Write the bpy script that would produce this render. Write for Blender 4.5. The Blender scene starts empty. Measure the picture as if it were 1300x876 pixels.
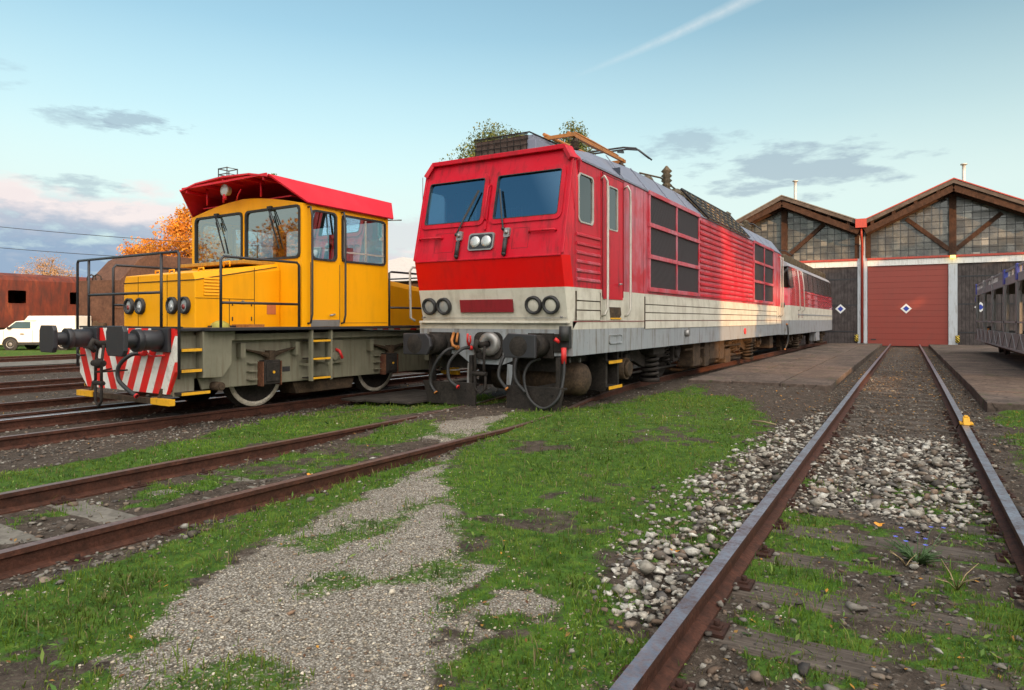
import bpy, math, random
import numpy as np
from mathutils import Vector, noise as mnoise
random.seed(7); rng = np.random.default_rng(7)
D = bpy.data
scene = bpy.context.scene
COL = scene.collection
R = math.radians
# ------------------------------------------------------------------ camera calibration
FPX, CX, HY, CAMH = 867.0, 650.0, 406.0, 1.316
TH = math.atan(502/867.)
def dirvp(vx):
    a = TH - math.atan((vx-CX)/FPX)          # angle left of +Y
    return (-math.sin(a), math.cos(a)), a
# ------------------------------------------------------------------ mesh builder
class B:
    def __init__(s): s.v=[]; s.f=[]; s.m=[]; s.s=[]
    def add(s, vs, fs, mat=0, smooth=False):
        o=len(s.v); s.v+= [tuple(p) for p in vs]
        for f in fs: s.f.append([i+o for i in f]); s.m.append(mat); s.s.append(smooth)
        return s
    def box(s,x0,x1,y0,y1,z0,z1,mat=0):
        vs=[(x,y,z) for z in (z0,z1) for y in (y0,y1) for x in (x0,x1)]
        return s.add(vs,[(0,2,3,1),(4,5,7,6),(0,1,5,4),(2,6,7,3),(0,4,6,2),(1,3,7,5)],mat)
    def obox(s,c,u,v,w,mat=0):                # centre and three half vectors
        c=Vector(c);u=Vector(u);v=Vector(v);w=Vector(w)
        vs=[c+a*u+b*v+d*w for d in(-1,1) for b in(-1,1) for a in(-1,1)]
        return s.add(vs,[(0,2,3,1),(4,5,7,6),(0,1,5,4),(2,6,7,3),(0,4,6,2),(1,3,7,5)],mat)
    def bar(s,p,q,w,h,mat=0,up=(0,0,1)):
        p=Vector(p);q=Vector(q);d=(q-p);L=d.length
        if L<1e-6: return s
        d/=L; up=Vector(up); sd=d.cross(up)
        if sd.length<1e-3: sd=d.cross(Vector((1,0,0)))
        sd.normalize(); u2=sd.cross(d)
        return s.obox((p+q)/2,sd*w/2,d*L/2,u2*h/2,mat)
    def prism(s,pts,axis,a,b,mat=0,smooth=False):
        n=len(pts)
        def P(p,t):
            if axis=='y': return (p[0],t,p[1])
            if axis=='x': return (t,p[0],p[1])
            return (p[0],p[1],t)
        vs=[P(p,a) for p in pts]+[P(p,b) for p in pts]
        s.add(vs,[(i,(i+1)%n,n+(i+1)%n,n+i) for i in range(n)],mat,smooth)
        o=len(s.v)-2*n
        s.f.append([o+i for i in range(n)][::-1]); s.m.append(mat); s.s.append(False)
        s.f.append([o+n+i for i in range(n)]); s.m.append(mat); s.s.append(False)
        return s
    def cyl(s,p,q,r,r2=None,n=14,mat=0,cap=True,smooth=True):
        p=Vector(p);q=Vector(q); r2=r if r2 is None else r2
        d=(q-p).normalized(); a=d.cross(Vector((0,0,1)))
        if a.length<1e-3: a=d.cross(Vector((1,0,0)))
        a.normalize(); b=d.cross(a)
        vs=[];
        for c,rr in((p,r),(q,r2)):
            for i in range(n):
                t=2*math.pi*i/n; vs.append(c+a*math.cos(t)*rr+b*math.sin(t)*rr)
        s.add(vs,[(i,(i+1)%n,n+(i+1)%n,n+i) for i in range(n)],mat,smooth)
        o=len(s.v)-2*n
        if cap:
            s.f.append([o+i for i in range(n)][::-1]); s.m.append(mat); s.s.append(False)
            s.f.append([o+n+i for i in range(n)]); s.m.append(mat); s.s.append(False)
        return s
    def lathe(s,c,axis,prof,n=24,mat=0,smooth=True,mats=None):
        c=Vector(c); d=Vector(axis).normalized(); a=d.cross(Vector((0,0,1)))
        if a.length<1e-3: a=d.cross(Vector((1,0,0)))
        a.normalize(); b=d.cross(a); vs=[]
        for (t,r) in prof:
            for i in range(n):
                an=2*math.pi*i/n; vs.append(c+d*t+a*math.cos(an)*r+b*math.sin(an)*r)
        o=len(s.v); s.v+=[tuple(p) for p in vs]
        for k in range(len(prof)-1):
            for i in range(n):
                s.f.append([o+k*n+i,o+k*n+(i+1)%n,o+(k+1)*n+(i+1)%n,o+(k+1)*n+i]); s.m.append(mats[k] if mats else mat); s.s.append(smooth)
        return s
    def tube(s,pts,r,n=8,mat=0,close=False):
        pts=[Vector(p) for p in pts]; N=len(pts)
        if N<2: return s
        rings=[]; pa=None
        for i,p in enumerate(pts):
            d=(pts[min(i+1,N-1)]-pts[max(i-1,0)]).normalized()
            if pa is None:
                a=d.cross(Vector((0,0,1)))
                if a.length<.05: a=d.cross(Vector((1,0,0)))
            else: a=pa-d*pa.dot(d)
            a.normalize(); b=d.cross(a); pa=a
            rr=r[i] if isinstance(r,(list,tuple)) else r
            rings.append([p+a*math.cos(2*math.pi*k/n)*rr+b*math.sin(2*math.pi*k/n)*rr for k in range(n)])
        vs=[v for q in rings for v in q]
        s.add(vs,[(k*n+i,k*n+(i+1)%n,(k+1)*n+(i+1)%n,(k+1)*n+i) for k in range(N-1) for i in range(n)],mat,True)
        o=len(s.v)-len(vs)
        s.f.append([o+i for i in range(n)][::-1]); s.m.append(mat); s.s.append(False)
        s.f.append([o+(N-1)*n+i for i in range(n)]); s.m.append(mat); s.s.append(False)
        return s
    def ball(s,c,r,sc=(1,1,1),n=12,m=8,mat=0,jit=0):
        vs=[];
        for j in range(m+1):
            ph=math.pi*j/m
            for i in range(n):
                t=2*math.pi*i/n; k=1+random.uniform(-jit,jit)
                vs.append((c[0]+r*sc[0]*k*math.sin(ph)*math.cos(t),c[1]+r*sc[1]*k*math.sin(ph)*math.sin(t),c[2]+r*sc[2]*math.cos(ph)*k))
        return s.add(vs,[(j*n+i,(j+1)*n+i,(j+1)*n+(i+1)%n,j*n+(i+1)%n) for j in range(m) for i in range(n)],mat,True)
    def grid(s,P,us,vs_,skip=(),mat=0,matfn=None):
        nu=len(us);nv=len(vs_)
        o=len(s.v)
        for j,v in enumerate(vs_):
            for i,u in enumerate(us): s.v.append(tuple(P(u,v)))
        for j in range(nv-1):
            for i in range(nu-1):
                if (i,j) in skip: continue
                s.f.append([o+j*nu+i,o+j*nu+i+1,o+(j+1)*nu+i+1,o+(j+1)*nu+i]); s.m.append(matfn(i,j) if matfn else mat); s.s.append(False)
        return s
    def frame(s,P,u0,u1,v0,v1,w,r,h0=-.02,h1=.012,mat=0,seg=5):
        # rounded window frame: inner rounded rect, outer offset by w, from depth h0 to h1
        def loop(off,rr):
            a0,a1,b0,b1=u0-off,u1+off,v0-off,v1+off; out=[]
            for (cx,cy,st) in ((a1-rr,b1-rr,0),(a0+rr,b1-rr,90),(a0+rr,b0+rr,180),(a1-rr,b0+rr,270)):
                for k in range(seg+1):
                    t=R(st+90*k/seg); out.append((cx+rr*math.cos(t),cy+rr*math.sin(t)))
            return out
        li=loop(0,r); lo=loop(w,r*0.7+w); n=len(li); vs=[]
        for h,l in ((h0,li),(h1,li),(h1,lo),(h0,lo)): vs+= [P(u,v,h) for u,v in l]
        fs=[]
        for a in range(4):
            b=(a+1)%4
            for i in range(n): fs.append((a*n+i,a*n+(i+1)%n,b*n+(i+1)%n,b*n+i))
        return s.add(vs,fs,mat)
    def panel(s,P,u0,u1,v0,v1,h=0,mat=0):
        return s.add([P(u0,v0,h),P(u1,v0,h),P(u1,v1,h),P(u0,v1,h)],[(0,1,2,3)],mat)
    def build(s,name,mats,parent=None,bevel=None,solid=None,fix=True):
        me=D.meshes.new(name); me.from_pydata([tuple(p) for p in s.v],[],s.f)
        if not isinstance(mats,(list,tuple)): mats=[mats]
        for m in mats: me.materials.append(m)
        me.polygons.foreach_set('material_index',s.m); me.polygons.foreach_set('use_smooth',s.s)
        me.update()
        if fix:
            import bmesh
            bm=bmesh.new(); bm.from_mesh(me); bmesh.ops.recalc_face_normals(bm,faces=bm.faces); bm.to_mesh(me); bm.free()
        o=D.objects.new(name,me); COL.objects.link(o)
        if parent: o.parent=parent
        if solid:
            md=o.modifiers.new('s','SOLIDIFY'); md.thickness=solid; md.offset=-1
        if bevel:
            md=o.modifiers.new('b','BEVEL'); md.width=bevel; md.segments=2; md.limit_method='ANGLE'; md.angle_limit=R(40)
        return o
def empty(name,loc=(0,0,0),rz=0,label=None,cat=None,group=None):
    o=D.objects.new(name,None); COL.objects.link(o); o.location=loc; o.rotation_euler=(0,0,rz)
    return tag(o,label,cat,group)
def tag(o,label=None,cat=None,group=None,kind=None):
    if label: o['label']=label
    if cat: o['category']=cat
    if group: o['group']=group
    if kind: o['kind']=kind
    return o
def copy_tree(o,parent=None):
    c=o.copy(); COL.objects.link(c); c.parent=parent
    for ch in list(o.children): copy_tree(ch,c)
    return c
# ------------------------------------------------------------------ materials
def new_mat(name):
    m=D.materials.new(name); m.use_nodes=True; nt=m.node_tree; nt.nodes.clear()
    return m,nt
def N(nt,t,**kw):
    n=nt.nodes.new(t)
    for k,v in kw.items():
        if k in n.inputs: n.inputs[k].default_value=v
        else: setattr(n,k,v)
    return n
def ramp(nt,fac,stops,interp='LINEAR'):
    r=nt.nodes.new('ShaderNodeValToRGB'); cr=r.color_ramp; cr.interpolation=interp
    while len(cr.elements)>1: cr.elements.remove(cr.elements[-1])
    cr.elements[0].position=stops[0][0]; c=stops[0][1]; cr.elements[0].color=(*c,1) if len(c)==3 else c
    for p,c in stops[1:]:
        e=cr.elements.new(p); e.color=(*c,1) if len(c)==3 else c
    nt.links.new(fac,r.inputs[0]); return r.outputs[0]
def mixc(nt,fac,a,b,mode='MIX'):
    m=nt.nodes.new('ShaderNodeMix'); m.data_type='RGBA'; m.blend_type=mode
    if isinstance(fac,(int,float)): m.inputs[0].default_value=fac
    else: nt.links.new(fac,m.inputs[0])
    for i,x in ((6,a),(7,b)):
        if isinstance(x,(tuple,list)): m.inputs[i].default_value=(*x[:3],1)
        else: nt.links.new(x,m.inputs[i])
    return m.outputs[2]
def math_(nt,op,a,b=None,clamp=False):
    m=nt.nodes.new('ShaderNodeMath'); m.operation=op; m.use_clamp=clamp
    for i,x in ((0,a),(1,b)):
        if x is None: continue
        if isinstance(x,(int,float)): m.inputs[i].default_value=x
        else: nt.links.new(x,m.inputs[i])
    return m.outputs[0]
def noise(nt,co,scale=5,detail=4,rough=.55,sc=(1,1,1)):
    if sc!=(1,1,1):
        mp=nt.nodes.new('ShaderNodeMapping'); mp.inputs['Scale'].default_value=sc; nt.links.new(co,mp.inputs[0]); co=mp.outputs[0]
    n=nt.nodes.new('ShaderNodeTexNoise'); n.inputs['Scale'].default_value=scale; n.inputs['Detail'].default_value=detail; n.inputs['Roughness'].default_value=rough
    nt.links.new(co,n.inputs['Vector']); return n.outputs['Fac']
def finish(m,nt,color,rough=.5,metal=0,bump=None,bstr=.2,bdist=.01,spec=.5,coat=0):
    p=nt.nodes.new('ShaderNodeBsdfPrincipled'); o=nt.nodes.new('ShaderNodeOutputMaterial')
    for k,x in (('Base Color',color),('Roughness',rough),('Metallic',metal),('Specular IOR Level',spec),('Coat Weight',coat)):
        if isinstance(x,tuple): p.inputs[k].default_value=(*x[:3],1)
        elif isinstance(x,(int,float)): p.inputs[k].default_value=x
        else: nt.links.new(x,p.inputs[k])
    if bump is not None:
        b=nt.nodes.new('ShaderNodeBump'); b.inputs['Strength'].default_value=bstr; b.inputs['Distance'].default_value=bdist
        nt.links.new(bump,b.inputs['Height']); nt.links.new(b.outputs[0],p.inputs['Normal'])
    nt.links.new(p.outputs[0],o.inputs[0]); return m
def paint(name,base,dirt=(.06,.045,.035),amt=.5,rough=.45,fade=None,fadeamt=.25,streak=1.0,scale=3,bstr=.08,metal=0,coat=0,spec=.5):
    m,nt=new_mat(name); tc=nt.nodes.new('ShaderNodeTexCoord').outputs['Object']
    n1=noise(nt,tc,scale,6,.65); n2=noise(nt,tc,scale*1.3,5,.6,(3.5,3.5,.35)); n3=noise(nt,tc,scale*9,3,.6)
    c=base
    if fade: c=mixc(nt,ramp(nt,n1,[(.38,(0,0,0)),(.68,(fadeamt,)*3)]),c,fade)
    d=ramp(nt,math_(nt,'ADD',math_(nt,'MULTIPLY',n2,streak),math_(nt,'MULTIPLY',n1,1-.5*streak)),[(.5+.25*streak,(0,0,0)),(.95,(1,1,1))])
    d=math_(nt,'MULTIPLY',d,amt)
    c=mixc(nt,d,c,dirt)
    sp=ramp(nt,n3,[(.66,(0,0,0)),(.74,(amt*.6,)*3)])
    c=mixc(nt,sp,c,dirt)
    rr=math_(nt,'ADD',math_(nt,'MULTIPLY',n1,.25),rough-.12)
    return finish(m,nt,c,rr,metal,n1,bstr,.01,spec,coat)
def rusty(name,c1,c2,c3=None,scale=6,rough=.85,bstr=.4,sc=(1,1,1),bd=.01):
    m,nt=new_mat(name); tc=nt.nodes.new('ShaderNodeTexCoord').outputs['Object']
    n1=noise(nt,tc,scale,8,.7,sc); n2=noise(nt,tc,scale*5,4,.6)
    c=ramp(nt,n1,[(.32,c1),(.62,c2)]+([(.8,c3)] if c3 else []))
    c=mixc(nt,ramp(nt,n2,[(.35,(.55,)*3),(.7,(0,0,0))]),c,tuple(x*.4 for x in c1))
    return finish(m,nt,c,rough,0,n2,bstr,bd,.3)
def glass(name,tint=(.75,.82,.84),gl=.12,rough=.02,gcol=(1,1,1)):
    m,nt=new_mat(name); o=nt.nodes.new('ShaderNodeOutputMaterial')
    t=nt.nodes.new('ShaderNodeBsdfTransparent'); t.inputs[0].default_value=(*tint,1)
    g=nt.nodes.new('ShaderNodeBsdfGlossy'); g.inputs['Roughness'].default_value=rough; g.inputs[0].default_value=(*gcol,1)
    f=nt.nodes.new('ShaderNodeFresnel'); ge=nt.nodes.new('ShaderNodeNewGeometry')
    nt.links.new(math_(nt,'SUBTRACT',1.55,math_(nt,'MULTIPLY',ge.outputs['Backfacing'],1.55-1/1.55)),f.inputs[0])
    a=math_(nt,'ADD',f.outputs[0],gl,True)
    mx=nt.nodes.new('ShaderNodeMixShader'); nt.links.new(a,mx.inputs[0]); nt.links.new(t.outputs[0],mx.inputs[1]); nt.links.new(g.outputs[0],mx.inputs[2])
    nt.links.new(mx.outputs[0],o.inputs[0]); return m
def emis(name,c,s):
    m,nt=new_mat(name); e=nt.nodes.new('ShaderNodeEmission'); e.inputs[0].default_value=(*c,1); e.inputs[1].default_value=s
    o=nt.nodes.new('ShaderNodeOutputMaterial'); nt.links.new(e.outputs[0],o.inputs[0]); return m
def attr_mat(name,rough=.8,attr='Col',bn=0,transl=0,gloss=.25):
    m,nt=new_mat(name); a=nt.nodes.new('ShaderNodeAttribute'); a.attribute_name=attr
    c=a.outputs['Color']; b=None
    if bn:
        tc=nt.nodes.new('ShaderNodeTexCoord').outputs['Object']; b=noise(nt,tc,bn,4,.6)
        c=mixc(nt,ramp(nt,b,[(.35,(.6,)*3),(.6,(0,0,0))]),c,(.11,.09,.07))
    finish(m,nt,c,rough,0,b,.4,.004,gloss)
    if transl:
        p=[n for n in nt.nodes if n.type=='BSDF_PRINCIPLED'][0]; o=[n for n in nt.nodes if n.type=='OUTPUT_MATERIAL'][0]
        t=nt.nodes.new('ShaderNodeBsdfTranslucent'); nt.links.new(a.outputs['Color'],t.inputs[0])
        mx=nt.nodes.new('ShaderNodeMixShader'); mx.inputs[0].default_value=transl
        nt.links.new(p.outputs[0],mx.inputs[1]); nt.links.new(t.outputs[0],mx.inputs[2]); nt.links.new(mx.outputs[0],o.inputs[0])
    return m
RED=paint('crimson_paint',(.50,.003,.016),(.12,.012,.012),.75,.38,(.50,.05,.075),.30,.9,1.9,spec=.25)
REDW=paint('weathered_crimson',(.46,.008,.022),(.16,.02,.025),.7,.40,(.58,.26,.32),.75,.9,1.8,spec=.4)
REDB=paint('bright_red_paint',(.66,.003,.003),(.25,.01,.01),.35,.38,(.5,.01,.01),.4,.8,2,spec=.3)
CREAM=paint('dirty_cream_paint',(.60,.565,.48),(.20,.15,.10),.45,.5,(.46,.42,.34),.6,.8,2.2)
GREYS=paint('grey_skirt_paint',(.27,.29,.31),(.11,.08,.055),.75,.5,(.36,.36,.36),.4,1,2.5)
ROOFG=paint('grey_roof_paint',(.17,.18,.23),(.07,.055,.05),.5,.5,(.25,.25,.30),.5,.4,2)
BLK=paint('black_paint',(.022,.022,.026),(.06,.05,.045),.5,.45,None,0,.6,4)
GRIME=rusty('brake_dust_grime',(.014,.012,.011),(.045,.036,.03),(.09,.06,.04),7)
GRIMEB=rusty('brown_underframe_grime',(.035,.024,.016),(.11,.07,.042),(.2,.12,.06),6)
RUBBER=paint('black_rubber',(.02,.02,.021),(.07,.06,.05),.3,.6)
MESH,_nt=new_mat('dark_grille_mesh')
_tc=_nt.nodes.new('ShaderNodeTexCoord').outputs['Object']
_w=_nt.nodes.new('ShaderNodeTexWave'); _w.bands_direction='Z'; _w.inputs['Scale'].default_value=14; _nt.links.new(_tc,_w.inputs[0])
_n=noise(_nt,_tc,2.5,4)
finish(MESH,_nt,mixc(_nt,_n,ramp(_nt,_w.outputs['Fac'],[(0,(.012,.009,.009)),(1,(.05,.034,.034))]),(.03,.018,.02)),.6,0,_w.outputs['Fac'],.6,.01)
YEL=paint('yellow_paint',(.90,.37,.002),(.45,.17,.01),.22,.42,(.84,.40,.004),.4,.8,2,spec=.25)
YEL2=paint('yellow_edge_paint',(.72,.36,.01),(.12,.08,.04),.8,.55,None,0,.4,12)
OLIVE=paint('olive_grey_frame_paint',(.165,.155,.108),(.085,.06,.035),.55,.55,(.27,.25,.18),.5,1,3)
CANOPY=paint('red_canopy_paint',(.62,.010,.022),(.3,.02,.03),.3,.45,(.60,.04,.055),.4,.6,2,spec=.3)
DRED=paint('dark_red_plate',(.23,.012,.02),(.08,.01,.01),.4,.4)
DORANGE=paint('orange_pantograph_paint',(.42,.15,.03),(.08,.045,.02),.95,.5,None,0,.4,7)
STEEL=paint('dull_steel',(.30,.29,.28),(.10,.07,.05),.6,.42,None,0,.3,6,metal=.6)
HANDR=paint('grey_handrail',(.50,.47,.42),(.14,.10,.07),.6,.42,None,0,.5,8,metal=.3)
LENS=paint('lamp_lens',(.30,.31,.30),(.1,.1,.1),.3,.08,spec=.8)
LENSR=paint('red_lamp_lens',(.30,.04,.03),(.1,.02,.02),.3,.1,spec=.8)
REFL=paint('lamp_reflector',(.55,.56,.55),(.3,.3,.3),.2,.30,metal=.35)
REDHOSE=paint('red_hose_end',(.62,.02,.02),(.1,.03,.02),.6,.5)
INTER=paint('cab_interior',(.20,.19,.17),(.08,.07,.06),.4,.6)
INTD=paint('dark_cab_interior',(.035,.045,.07),(.02,.02,.02),.3,.6)
CURT=paint('pale_green_curtain',(.35,.42,.25),(.2,.2,.1),.3,.8)
GLASS=glass('cab_glass',(.50,.72,.75),.24)
GLASSB=glass('blue_tinted_glass',(.34,.50,.72),.38,.03,(.42,.72,1.0))
GLASSO=glass('side_glass',(.28,.33,.33),.05)
WHEELT=rusty('pale_tyre_steel',(.50,.42,.32),(.74,.68,.58),None,8,.6)
WHITE=paint('white_paint',(.72,.71,.68),(.2,.15,.1),.35,.4)
RAIL=rusty('rusty_rail_steel',(.045,.018,.011),(.115,.042,.025),(.17,.065,.035),9,.75,.5)
RAILD=rusty('dark_rusty_steel',(.03,.014,.01),(.075,.03,.02),(.11,.05,.03),7,.8,.5)
m,nt=new_mat('worn_rail_head'); tc=nt.nodes.new('ShaderNodeTexCoord').outputs['Object']
n1=noise(nt,tc,30,6,.7); n2=noise(nt,tc,4,5,.65)
finish(m,nt,mixc(nt,ramp(nt,math_(nt,'ADD',math_(nt,'MULTIPLY',n1,.5),math_(nt,'MULTIPLY',n2,.5)),[(.42,(0,0,0)),(.62,(1,1,1))]),(.34,.35,.40),(.15,.085,.075)),
       ramp(nt,n1,[(.3,(.26,)*3),(.7,(.5,)*3)]),ramp(nt,n1,[(.4,(.85,)*3),(.7,(.35,)*3)]),n1,.25,.002)
HEAD=m
HEADR=rusty('brown_rail_head',(.085,.045,.035),(.20,.13,.115),(.27,.20,.19),22,.42,.2,bd=.002)
SHINY=paint('polished_rail_head',(.62,.64,.70),(.25,.2,.2),.3,.22,metal=.95)
def wood(name,c1,c2,sc,rough=.85,bs=.5):
    m,nt=new_mat(name); tc=nt.nodes.new('ShaderNodeTexCoord').outputs['Object']
    n1=noise(nt,tc,6,8,.7,sc); n2=noise(nt,tc,3,4)
    c=mixc(nt,ramp(nt,n2,[(.35,(0,0,0)),(.7,(.6,)*3)]),ramp(nt,n1,[(.35,c1),(.65,c2)]),tuple(x*.5 for x in c1))
    return finish(m,nt,c,rough,0,n1,bs,.01,.2)
SLEEP=wood('old_wooden_sleeper',(.05,.038,.030),(.165,.135,.113),(.5,9,9))
CONC=rusty('old_concrete',(.13,.115,.095),(.24,.215,.18),(.30,.27,.23),3,.9,.3)
m,nt=new_mat('brown_yard_slab'); tc=nt.nodes.new('ShaderNodeTexCoord').outputs['Object']
n1=noise(nt,tc,.9,7,.65); n2=noise(nt,tc,14,5,.7); n3=noise(nt,tc,2.6,5,.6)
vv=nt.nodes.new('ShaderNodeTexVoronoi'); vv.feature='DISTANCE_TO_EDGE'; vv.inputs['Scale'].default_value=.9
mp=nt.nodes.new('ShaderNodeVectorMath'); mp.operation='ADD'; nw=nt.nodes.new('ShaderNodeTexNoise'); nw.inputs['Scale'].default_value=2.5; nt.links.new(tc,nw.inputs[0]); nt.links.new(tc,mp.inputs[0]); nt.links.new(nw.outputs['Color'],mp.inputs[1]); nt.links.new(mp.outputs[0],vv.inputs['Vector'])
c=ramp(nt,n1,[(.3,(.055,.046,.040)),(.5,(.128,.095,.078)),(.72,(.215,.16,.13))])
c=mixc(nt,ramp(nt,n2,[(.4,(.6,)*3),(.62,(0,0,0))]),c,(.05,.037,.03))
c=mixc(nt,ramp(nt,n3,[(.60,(0,0,0)),(.68,(.75,)*3)]),c,(.05,.075,.018))
c=mixc(nt,ramp(nt,vv.outputs['Distance'],[(.0,(.85,)*3),(.022,(0,0,0))]),c,(.025,.02,.015))
SLAB=finish(m,nt,c,.92,0,n2,.6,.015,.2)
TIMB=wood('dark_brown_timber',(.045,.024,.016),(.095,.048,.030),(2,2,1))
ROOFB=wood('weathered_roof_edge',(.085,.068,.058),(.17,.135,.115),(1,3,6))
# ================================================================== RED LOCOMOTIVE
(axr,angr)=dirvp(1168)
RL=empty('electric_locomotive',(-5.791,9.313,0),angr,'crimson and cream angular twin-windowed locomotive on the overgrown track beside the yellow shunter','locomotive','red electric locomotives')
def lerp(a,b,t): return a+(b-a)*t
def interp(z,tab):
    if z<=tab[0][0]: return tab[0][1]
    for (a,b),(c,d) in zip(tab,tab[1:]):
        if z<=c: return lerp(b,d,(z-a)/(c-a))
    return tab[-1][1]
YF=[(.5,.02),(1.29,.02),(1.30,-.02),(1.81,-.10),(2.28,-.21),(2.86,-.075),(3.99,.20)]
yf=lambda z: interp(z,YF)
LEN=17.95
# --- body shell
b=B()
zr=[1.29,1.81,2.28,2.88,3.66,3.80]
us=[-1.375,-1.30,-.12,.06,1.27,1.375]
mf=lambda i,j: [2,1,0,0,0,0][j]
b.grid(lambda u,z:(u,yf(z),z),us,zr,{(1,3),(3,3)},matfn=mf)
b.add([(-1.375,yf(3.8),3.8),(1.375,yf(3.8),3.8),(1.27,.2,3.99),(-1.27,.2,3.99)],[(0,1,2,3)],0)
for sx in(-1,1):   # corner chamfers
    b.grid(lambda u,z:(sx*(1.375+.075*u),yf(z)+.15*u,z),[0,1],zr,matfn=mf)
    b.add([(sx*1.375,yf(3.8),3.8),(sx*1.45,yf(3.8)+.15,3.8),(sx*1.27,.2,3.99)],[(0,1,2)],0)
# --- sides
zs=[.77,1.17,1.29,1.81,2.28,2.82,3.56,3.78]
def smf(i,j): return [3,2,2,0,0,0,0][j] if True else 0
for sx in(-1,1):
    ys=[0,.22,.76,1.37,1.76,2.1,LEN]
    P=lambda y,z:(sx*1.45,(yf(z)+.15 if y==0 and z>1.28 else y+(.02 if y==0 else 0)),z)
    mfn=lambda i,j:([3,2,2,4,4,4,4] if i==5 else [3,2,2,0,0,0,0])[j]
    b.grid(P,ys,zs,{(1,5),(3,5)},matfn=mfn)
# lower front beam (grey with cream band), lower outline dips in the middle
b.add([(-1.45,0.02,1.17),(1.45,0.02,1.17),(1.45,0.02,.77),(.62,0.02,.75),(.22,0.02,.60),(-.40,0.02,.60),(-.62,0.02,.75),(-1.45,0.02,.77)],[(0,1,2,3,4,5,6,7)],3)
b.add([(-1.45,0.02,1.17),(1.45,0.02,1.17),(1.45,0.02,1.29),(-1.45,.02,1.29)],[(0,1,2,3)],2)
# rear wall, floor
b.add([(-1.45,LEN,.77),(1.45,LEN,.77),(1.45,LEN,3.78),(1.1,LEN,4.25),(-1.1,LEN,4.25),(-1.45,LEN,3.78)],[(0,1,2,3,4,5)],0)
b.box(-1.44,1.44,.05,LEN-.01,.9,.96,3)
b.build('body',[RED,REDB,CREAM,GREYS,REDW],RL)
b=B(); b.box(-1.38,1.38,2.05,2.09,1.0,4.0,0); b.box(-1.4,1.4,.06,2.05,1.0,1.04,0)   # cab interior
b.box(-1.2,1.2,.10,.42,1.32,2.62,0); b.box(-.95,-.5,1.1,1.5,1.1,2.55,1); b.box(.5,.95,1.1,1.5,1.1,2.55,1); b.box(-.9,-.55,1.45,1.56,2.4,3.1,1); b.box(.55,.9,1.45,1.56,2.4,3.1,1)
b.build('cab_interior',[INTD,RUBBER],RL)
b=B(); b.box(-.95,.95,.5,LEN-.3,.60,.90); b.box(-1.1,1.1,.30,.5,.50,.90); b.build('underframe',GRIME,RL)
b=B()
for k in range(9): b.box(-.98+.055*k,-.95+.055*k,1.90,1.93,2.75,3.45)
b.build('curtain',CURT,RL)
b=B()
b.prism([(-1.40,1.262),(1.40,1.262),(1.40,1.30),(-1.40,1.30)],'y',-.065,.03)
b.build('front_ledge',CREAM,RL,.006)
b=B()  # recessed border lines of front panels: raised rim around the windscreen zone
def fp(u,v,h): return (u,yf(v)-h,v)
for (u0,v0,u1,v1) in [(-1.36,2.28,1.36,2.28)]:
    b.bar(fp(u0,v0,0),fp(u1,v1,0),.03,.03)
# top rim
for p,q in [((-1.40,3.76),(-1.27,3.97)),((-1.27,3.97),(1.27,3.97)),((1.27,3.97),(1.40,3.76))]:
    b.bar(fp(*p,-.0),fp(*q,-.0),.16,.075)
for sx in(-1,1): b.bar(fp(sx*1.385,3.77,0),fp(sx*1.385,2.3,0),.05,.03)
b.build('windscreen_surround',RED,RL,.01)
for k,(u0,u1) in enumerate([(-1.30,-.12),(.06,1.27)]):
    b=B(); b.frame(fp,u0+.03,u1-.03,2.91,3.63,.075,.05,-.03,.022)
    w=b.build('windscreen',RED,RL)
    b=B(); b.frame(fp,u0+.038,u1-.038,2.918,3.622,.010,.045,-.02,.026); b.build('rubber_seal',RUBBER,w)
    b=B(); b.panel(fp,u0,u1,2.88,3.66,-.012); b.build('pane',GLASSB,w)
b=B(); b.bar(fp(-.03,2.75,.02),fp(-.03,3.5,.02),.035,.03); b.tube([fp(-.03,3.5,.03),fp(-.03,3.45,.09),fp(-.03,2.95,.09),fp(-.03,2.9,.03)],.012); b.build('centre_handle',RED,RL)
def rrect(b,P,u0,u1,v0,v1,r,h0,h1,mat=0,seg=4):
    pts=[]
    for (cx,cy,st) in ((u1-r,v1-r,0),(u0+r,v1-r,90),(u0+r,v0+r,180),(u1-r,v0+r,270)):
        for k in range(seg+1):
            t=R(st+90*k/seg); pts.append((cx+r*math.cos(t),cy+r*math.sin(t)))
    n=len(pts); vs=[P(u,v,h0) for u,v in pts]+[P(u,v,h1) for u,v in pts]
    b.add(vs,[(i,(i+1)%n,n+(i+1)%n,n+i) for i in range(n)]+[tuple(range(n,2*n))],mat)
# wipers
for (x0,z0,x1,z1) in [(-.56,2.70,-.24,3.42),(.33,2.74,.16,3.40)]:
    b=B(); p=fp(x0,z0,.05);q=fp(x0+(x1-x0)*.45,z0+(z1-z0)*.45,.06); b.tube([fp(x0,z0-.05,.0),p,q],.014)
    b.bar(fp(x0+(x1-x0)*.35,z0+(z1-z0)*.35,.05),fp(x1,z1,.035),.02,.035); b.ball(p,.03); b.build('wiper',RUBBER,RL)
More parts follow.
